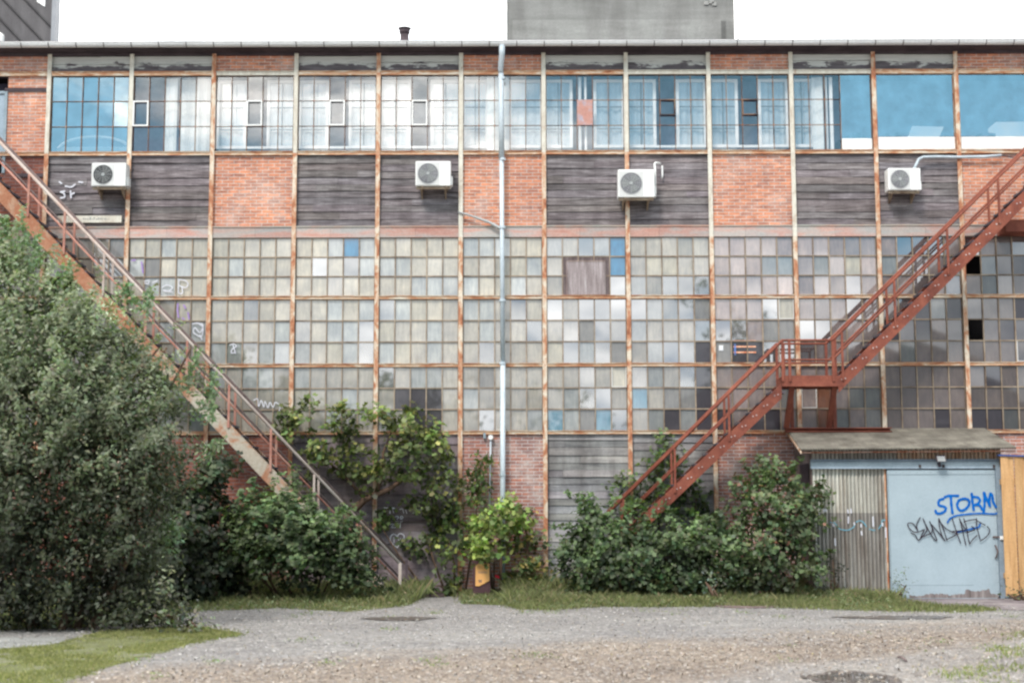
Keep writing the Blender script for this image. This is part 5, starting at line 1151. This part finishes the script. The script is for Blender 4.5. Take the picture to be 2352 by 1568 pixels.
# bright young shrub at the downpipe
bush('young_shrub', (X(1150,1385,-.7),-.7,0), 'bright yellow-green young shrub growing round the foot of the downpipe', 'shrub',
    [(1096,1268,20,-1.32,.08),(1122,1262,18,-1.32,.08),(1160,1162,16,-.7,.2),(1135,1180,24,-.8,.2),(1178,1185,18,-.6,.2),(1112,1222,26,-.8,.2),(1148,1228,24,-.8,.2),(1106,1255,20,-.8,.2),(1152,1262,14,-.7,.2),(1092,1205,14,-.6,.15),(1185,1210,12,-.6,.15)],
    6.5, .11, (.22,.29,.085), LOBE, (.30,.36,.10), .15, per=22, shoots=.4, ymin=-.06, nb=4, tz=(.8,.3,2))
bush('bramble_patch', (X(1210,1385,-.5),-.5,0), 'thin straggly brambles against the brick panel right of the downpipe', 'brambles',
    [(1200,1200,18,-.4,.15),(1225,1240,14,-.3,.1),(1190,1250,14,-.4,.15),(1215,1290,24,-.5,.2),(1180,1310,26,-.6,.25),(1240,1320,24,-.6,.2),(1200,1345,30,-.7,.25),(1165,1350,24,-.8,.2),(1245,1350,20,-.6,.2),(1205,1180,10,-.3,.1)],
    4.0, .10, (.12,.16,.06), LOBE, (.38,.30,.10), .2, per=14, shoots=.8, ymin=-.05, nb=8)
# centre-right bush
bush('dense_bush', (X(1500,1385,-2),-2.0,0), 'wide dense dark green bush hiding the foot of the red stair', 'bush',
    [(1355,1165,16,-1.6),(1372,1190,32,-1.7),(1345,1220,36,-1.7),(1385,1245,55,-1.9),(1335,1280,36,-1.8),(1400,1300,62,-2.1),(1450,1255,42,-1.9),(1500,1235,32,-1.8),(1555,1228,28,-1.8),(1600,1250,36,-1.8),(1520,1275,60,-2.1),(1470,1325,55,-2.3),(1580,1290,60,-2.2),(1640,1260,45,-1.8),(1690,1285,45,-1.9),(1560,1335,45,-2.4),(1640,1325,50,-2.2),(1700,1330,38,-2.2),(1655,1210,22,-1.7),(1690,1240,24,-1.8),(1620,1200,20,-1.6),(1475,1200,18,-1.6),(1310,1250,16,-1.7),(1300,1300,18,-1.9),(1320,1320,28,-1.9),(1350,1345,34,-2.2),(1430,1185,24,-1.5),(1530,1185,28,-1.5)],
    7.5, .088, (.085,.118,.06), LOBE, (.14,.205,.09), .22, per=22, shoots=1.1, nb=8)
bush('wall_vine', (X(1530,1380,-.3),-.3,0), 'vine climbing the grey concrete panel behind the red stair', 'vine',
    [(1527,1012,13,-.2,.08),(1535,1040,22,-.25,.1),(1510,1060,18,-.22,.1),(1545,1080,26,-.28,.12),(1500,1095,24,-.25,.1),(1575,1105,26,-.25,.1),(1450,1115,20,-.2,.08),(1425,1105,12,-.2,.08),(1470,1140,30,-.25,.1),(1520,1130,30,-.28,.12),(1600,1140,28,-.25,.1),(1620,1170,22,-.2,.08),(1560,1160,32,-.3,.12),(1500,1170,28,-.3,.12),(1440,1160,22,-.25,.1)],
    4.2, .10, (.105,.145,.065), LOBE, (.20,.26,.10), .15, per=16, shoots=.3, ymin=-.06, nb=5, tz=(.8,.2,3))
# tall bush at shed
bush('tall_bush', (X(1800,1385,-2.2),-2.2,0), 'tall green bush with reddish seed clusters against the left side of the shed', 'bush',
    [(1772,1085,16,-1.9),(1795,1105,32,-1.9),(1745,1120,24,-1.9),(1822,1118,18,-2.0),(1705,1130,14,-1.9),(1700,1175,16,-1.9),(1765,1065,9,-1.9),(1780,1150,50,-2.1),(1845,1155,36,-2.2),(1735,1165,32,-2.0),(1880,1140,20,-2.2),(1800,1205,58,-2.3),(1855,1215,40,-2.4),(1740,1220,45,-2.1),(1880,1185,22,-2.3),(1785,1265,58,-2.4),(1850,1275,38,-2.5),(1735,1290,48,-2.3),(1800,1315,50,-2.5),(1860,1325,30,-2.5),(1745,1340,34,-2.4)],
    5.5, .088, (.095,.128,.062), LOBE, (.24,.12,.09), .03, per=22, shoots=1.2, nb=7)
bush('fern_weed', (X(1920,1365,-1.9),-1.9,0), 'small dark weed growing against the corrugated shed sheet', 'weed', [(1913,1285,12,-1.85,.12),(1918,1310,16,-1.85,.12),(1908,1330,18,-1.9,.12),(1898,1345,20,-1.9,.15)], 5, .07, (.06,.075,.045), LEAF4, nb=3, per=14, shoots=.4)
bush('feathery_weed', (X(2060,1375,-2.1),-2.1,0), 'pale feathery weed in front of the blue door corner', 'weed', [(2068,1340,10,-2.1,.1),(2060,1360,14,-2.1,.12),(2075,1365,14,-2.15,.12),(2050,1372,14,-2.15,.12)], 3, .05, (.19,.22,.15), LEAF4, nb=4, per=12, shoots=1.6)
bush('pale_weed', (G(400,1440)[0],G(400,1440)[1],0), 'pale green leafy weeds at the right foot of the huge bush', 'weed', [(392,1330,26,Yb-.9,.2),(375,1370,36,Yb-1.1,.25),(410,1395,32,Yb-1.1,.25),(425,1425,26,Yb-1.1,.25),(355,1415,34,Yb-1.2,.25),(450,1438,20,Yb-1.0,.2)], 5, .085, (.24,.27,.18), LEAF4, nb=4, per=18, shoots=.8)
bush('silver_weed', (X(1660,1370,-3),-3.0,0), 'low blue-green feathery weed at the front of the right bushes', 'weed', [(1620,1335,20,-2.9),(1650,1340,18,-2.9),(1685,1345,18,-2.9)], 5, .075, (.16,.21,.15), LEAF4, nb=3, per=16, shoots=.8)
bush('corner_weed', (X(2345,1370,-2.4),-2.4,0), 'small weeds at the foot of the timber fence', 'weed', [(2325,1372,12,-2.3,.15),(2345,1366,16,-2.3,.15),(2360,1360,20,-2.3,.15)], 4, .07, (.13,.15,.08), LEAF4, nb=3, per=12, shoots=.8)

# mirrored trees across the yard
def far_tree(x, y, h, r, label, seed):
    t = thing('yard_tree', (x,y,0), label, 'tree', 'trees across the yard mirrored in the panes')
    MB().tube([(x,y,0),(x+.2,y,h*.4),(x-.1,y,h*.75)], [.28,.18,.06], 8).build('trunk', 'bark', t)
    n_ = 1500; c_ = rng.normal(size=(60,3))*np.array([r*.42,r*.42,h*.16])+np.array([x,y,h*.66]); P = c_[rng.integers(0,60,n_)]+rng.normal(size=(n_,3))*r*.13
    leaves('crown', P, .42, colr(rng.uniform(.6,1.3,n_), (.05,.07,.035), .1), LEAF4, t)
far_tree(11.9,-47,12.4,2.4,'slim tree across the yard mirrored beside the hall in the panes',1)
far_tree(-5.5,-50,9.2,4.2,'round tree across the yard mirrored in the low panes left of the downpipe',2)
far_tree(-14,-52,9.0,5,'broad tree across the yard mirrored low on the left',3)
far_tree(2,-52,7.6,4.5,'low tree across the yard mirrored right of the downpipe',4)

# ------------------------------------------------------------------ grass
_L = rng.uniform(0,1,(64,64))
def vn(x, y):
    xi = np.floor(x).astype(int); yi = np.floor(y).astype(int); fx = x-xi; fy = y-yi; fx = fx*fx*(3-2*fx); fy = fy*fy*(3-2*fy)
    a_ = _L[xi%64, yi%64]; b_ = _L[(xi+1)%64, yi%64]; c_ = _L[xi%64, (yi+1)%64]; d_ = _L[(xi+1)%64, (yi+1)%64]
    return (a_*(1-fx)+b_*fx)*(1-fy)+(c_*(1-fx)+d_*fx)*fy
def fbm(x, y): return (vn(x,y)+.6*vn(x*2.3+7,y*2.3)+.4*vn(x*5.1,y*5.1+3))/2
def grass(name, poly, n_, h0, h1, label, cols, wdt=.008, thr=.1, hfun=None):
    poly = [tuple(p) for p in poly]; xs_ = [p[0] for p in poly]; ys_ = [p[1] for p in poly]
    x = rng.uniform(min(xs_), max(xs_), n_*3); y = rng.uniform(min(ys_), max(ys_), n_*3)
    cl = (np.sin(x*2.3+y*1.1)+np.sin(x*5.1-y*3.3)+np.sin(x*.9+y*4.7))/3
    cl = cl*.6+.4*(np.sin(x*11.3+y*4.1)*np.sin(y*17.7-x*6.2)+np.sin(x*23+y*9)*.5)
    ok = inside(poly, x, y) & (rng.uniform(size=len(x)) < np.clip((fbm(x*1.3, y*1.3)-thr)*6, 0, 1)); x, y, cl = x[ok][:n_], y[ok][:n_], cl[ok][:n_]; n_ = len(x); jm = rng.uniform(size=n_) < .22; x = x+jm*rng.normal(0,.10,n_); y = y+jm*rng.normal(0,.30,n_); y = np.minimum(y, -.02)
    h = rng.uniform(h0, h1, n_)*(.55+.9*fbm(x*1.5+9, y*1.5))
    if hfun is not None: h *= hfun(x, y)
    a = rng.uniform(0, 2*pi, n_); dx, dy = np.cos(a)*wdt, np.sin(a)*wdt; lean = rng.normal(size=(n_,2))*.38*h[:,None]
    V = np.zeros((n_,4,3)); V[:,0] = np.stack([x-dx,y-dy,np.zeros(n_)],1); V[:,1] = np.stack([x+dx,y+dy,np.zeros(n_)],1)
    V[:,2] = np.stack([x+lean[:,0]*.45+dx*.6,y+lean[:,1]*.45+dy*.6,h*.62],1); V[:,3] = np.stack([x+lean[:,0],y+lean[:,1],h],1)
    C = np.ones((n_,4)); k = rng.integers(0, len(cols), n_); C[:,:3] = np.array(cols)[k]*(rng.uniform(.7,1.3,n_)*(1+.2*cl))[:,None]
    o = fastmesh(name, V, C, 'blade'); tag(o, label, 'grass', kind='stuff'); return o
gc = [(.15,.17,.07),(.19,.21,.085),(.12,.14,.065),(.25,.23,.13),(.21,.24,.09)]
near = lambda x, y: np.clip((-.3-y)/3.0, .0, 1)
xsg = X(1108,1330,-1)
hf = lambda x, y: np.clip(1.25-.27*np.clip(-y-.3, 0, 4), .22, 1.2)*np.where(np.abs(x-xsg) < .5, .38, 1)
grass('verge_grass', verge_l, 60000, .10, .36, 'rough grass along the wall foot left of the stair end', gc, .006, hfun=hf)
grass('verge_grass', verge_r, 68000, .10, .34, 'rough grass along the wall foot from the downpipe to the shed', gc, .006, hfun=hf)
grass('lawn_grass', lawn_poly, 60000, .008, .040, 'short bright moss and grass at the front left', [(.20,.215,.08),(.25,.25,.09),(.15,.17,.065),(.30,.28,.14)], .006, .40)
grass('patch_grass', patch_r, 7000, .015, .055, 'thin grass patches on the gravel at the bottom right', [(.17,.22,.06),(.22,.26,.08),(.28,.26,.13)], .008, .44)
# tufts in the asphalt by the verge edge
for l, n_, lb_ in (([(2060,1384),(2130,1390),(2300,1402),(2200,1406),(2050,1402)], 2500, 'thin grass fringe before the shed door'), ([(1160,1388),(1300,1392),(1280,1401),(1190,1399)], 2000, 'low grass fringe right of the downpipe')):
    grass('fringe_grass', gp(l), n_, .03, .10, lb_, gc, .008)

sc_ = [(.34,.27,.16),(.28,.25,.13),(.20,.22,.10)]
grass('dry_stalks', verge_l, 2200, .14, .42, 'thin dry stalks standing in the left verge', sc_, .0028, hfun=hf); grass('dry_stalks', verge_r, 2800, .14, .42, 'thin dry stalks standing in the right verge', sc_, .0028, hfun=hf)
def weeds(poly, n_, label):
    poly = [tuple(p) for p in poly]; x = rng.uniform(min(p[0] for p in poly), max(p[0] for p in poly), n_); y = rng.uniform(min(p[1] for p in poly), max(p[1] for p in poly), n_)
    f = fbm(x*2+3, y*2+5); ok = inside(poly, x, y) & (rng.uniform(size=n_) < np.clip((f-.42)*7, 0, 1)); x, y, f = x[ok], y[ok], f[ok]; n_ = len(x)
    P = np.stack([x, y, rng.uniform(.03,1,n_)*.42*f*hf(x, y)], 1); cs_ = np.array([(.13,.17,.07),(.17,.19,.09),(.24,.19,.11),(.09,.12,.055),(.20,.24,.13)])[rng.integers(0,5,n_)]*rng.uniform(.7,1.3,n_)[:,None]
    tag(leaves('weeds', P, .065, cs_, LEAF4, None, .8, .5), label, 'weeds', kind='stuff')
weeds(verge_l, 45000, 'low broad-leaved weeds among the grass left of the stair end'); weeds(verge_r, 40000, 'low broad-leaved weeds among the grass between downpipe and shed')
# ------------------------------------------------------------------ loose gravel
def chips(name, region, n_, s0, s1, cols, label, prob=None):
    x0_, x1_, y0_, y1_ = region; x = rng.uniform(x0_, x1_, n_); y = y0_+(y1_-y0_)*rng.uniform(0,1,n_)
    if prob is not None: ok = rng.uniform(size=n_) < prob(x, y); x, y = x[ok], y[ok]
    n_ = len(x); s_ = rng.uniform(s0, s1, n_); a = rng.uniform(0,2*pi,n_); tl = rng.normal(size=(n_,2))*.45
    V = np.zeros((n_,4,3))
    for k in range(4):
        w_ = a+k*pi/2; rr = s_*(1.0 if k % 2 == 0 else .55)*rng.uniform(.8,1.2,n_); lx, ly = np.cos(w_)*rr, np.sin(w_)*rr
        V[:,k,0] = x+lx; V[:,k,1] = y+ly; V[:,k,2] = .012+np.abs(tl[:,0]*lx+tl[:,1]*ly)
    C = np.ones((n_,4)); C[:,:3] = np.array(cols)[rng.integers(0,len(cols),n_)]*rng.uniform(.65,1.3,n_)[:,None]
    tag(fastmesh(name, V, C, 'chip'), label, 'gravel', kind='stuff')
a0_, a1_ = G(700,1512), G(2352,1425); bb_ = (a1_[1]-a0_[1])/(a1_[0]-a0_[0]); aa_ = a0_[1]-bb_*a0_[0]
def pbrown(x, y):
    lin = bb_*x+aa_-y+.5*np.sin(x*1.7)+.4*np.sin(x*.8+y*2); c0, c1 = G(1500,1560), G(2352,1462); b2 = (c1[1]-c0[1])/(c1[0]-c0[0]); lin2 = b2*x+c0[1]-b2*c0[0]-y
    clump = .5+.5*np.sin(x*3.1+y*5.3)*np.sin(x*7.7-y*4.1)
    return np.clip(.15+lin/2.4, 0, 1)*np.where(lin2 > 0, .22, .9)*(.35+.65*clump)*(1-inside([tuple(p) for p in lawn_poly], x, y))
chips('gravel', (-7.5,8.5,-17.2,-5), 110000, .010, .030, [(.27,.215,.17),(.35,.295,.24),(.19,.155,.13),(.42,.38,.33),(.28,.26,.25)], 'loose brown gravel strewn across the front of the yard', pbrown)
chips('pebbles', (-8,9,-17.2,-3.5), 45000, .008, .024, [(.40,.40,.40),(.28,.28,.29),(.16,.16,.17),(.52,.51,.48),(.30,.26,.22)], 'scattered grey pebbles on the asphalt', lambda x, y: np.where(inside([tuple(p) for p in lawn_poly], x, y), 0, .8))

tuft = []
for k in range(42):
    c_ = G(rnd.uniform(300, 2340), rnd.choice([rnd.uniform(1400,1420), rnd.uniform(1440,1560)])); m_ = rnd.randrange(8, 40)
    tuft.append(np.stack([rng.normal(c_[0], .09, m_), rng.normal(c_[1], .16, m_), rng.uniform(.01,.05,m_)], 1))
tuft = np.concatenate(tuft); tag(leaves('ground_weeds', tuft, .035, colr(rng.uniform(.7,1.3,len(tuft)), (.14,.18,.06), .15), LEAF4, None, .9, .9), 'tiny green weed tufts coming up through the gravel', 'weeds', kind='stuff')
fl_ = rng.uniform(size=(900,3)); fp = np.array([G(200+2150*a, 1398+150*b**1.4) for a, b, _ in fl_]); fp[:,2] = .02
tag(leaves('fallen_leaves', fp, .04, np.array([(.30,.20,.09),(.22,.13,.07),(.36,.30,.14),(.16,.12,.08)])[rng.integers(0,4,900)]*rng.uniform(.7,1.2,900)[:,None], LEAF4, None, .9, 3.0), 'scattered dry fallen leaves on the yard', 'leaves', kind='stuff')
# ------------------------------------------------------------------ render settings
SC.view_settings.view_transform = 'Standard'; SC.view_settings.look = 'None'; SC.view_settings.exposure = 0; SC.view_settings.gamma = 1
SC.render.engine = 'CYCLES'; cyc = SC.cycles
cyc.use_denoising = True; cyc.max_bounces = 6; cyc.diffuse_bounces = 3; cyc.glossy_bounces = 3; cyc.transparent_max_bounces = 10; cyc.transmission_bounces = 4
cyc.caustics_reflective = False; cyc.caustics_refractive = False; cyc.sample_clamp_indirect = 6
cyc.pixel_filter_type = 'BLACKMAN_HARRIS'; cyc.filter_width = 2.4
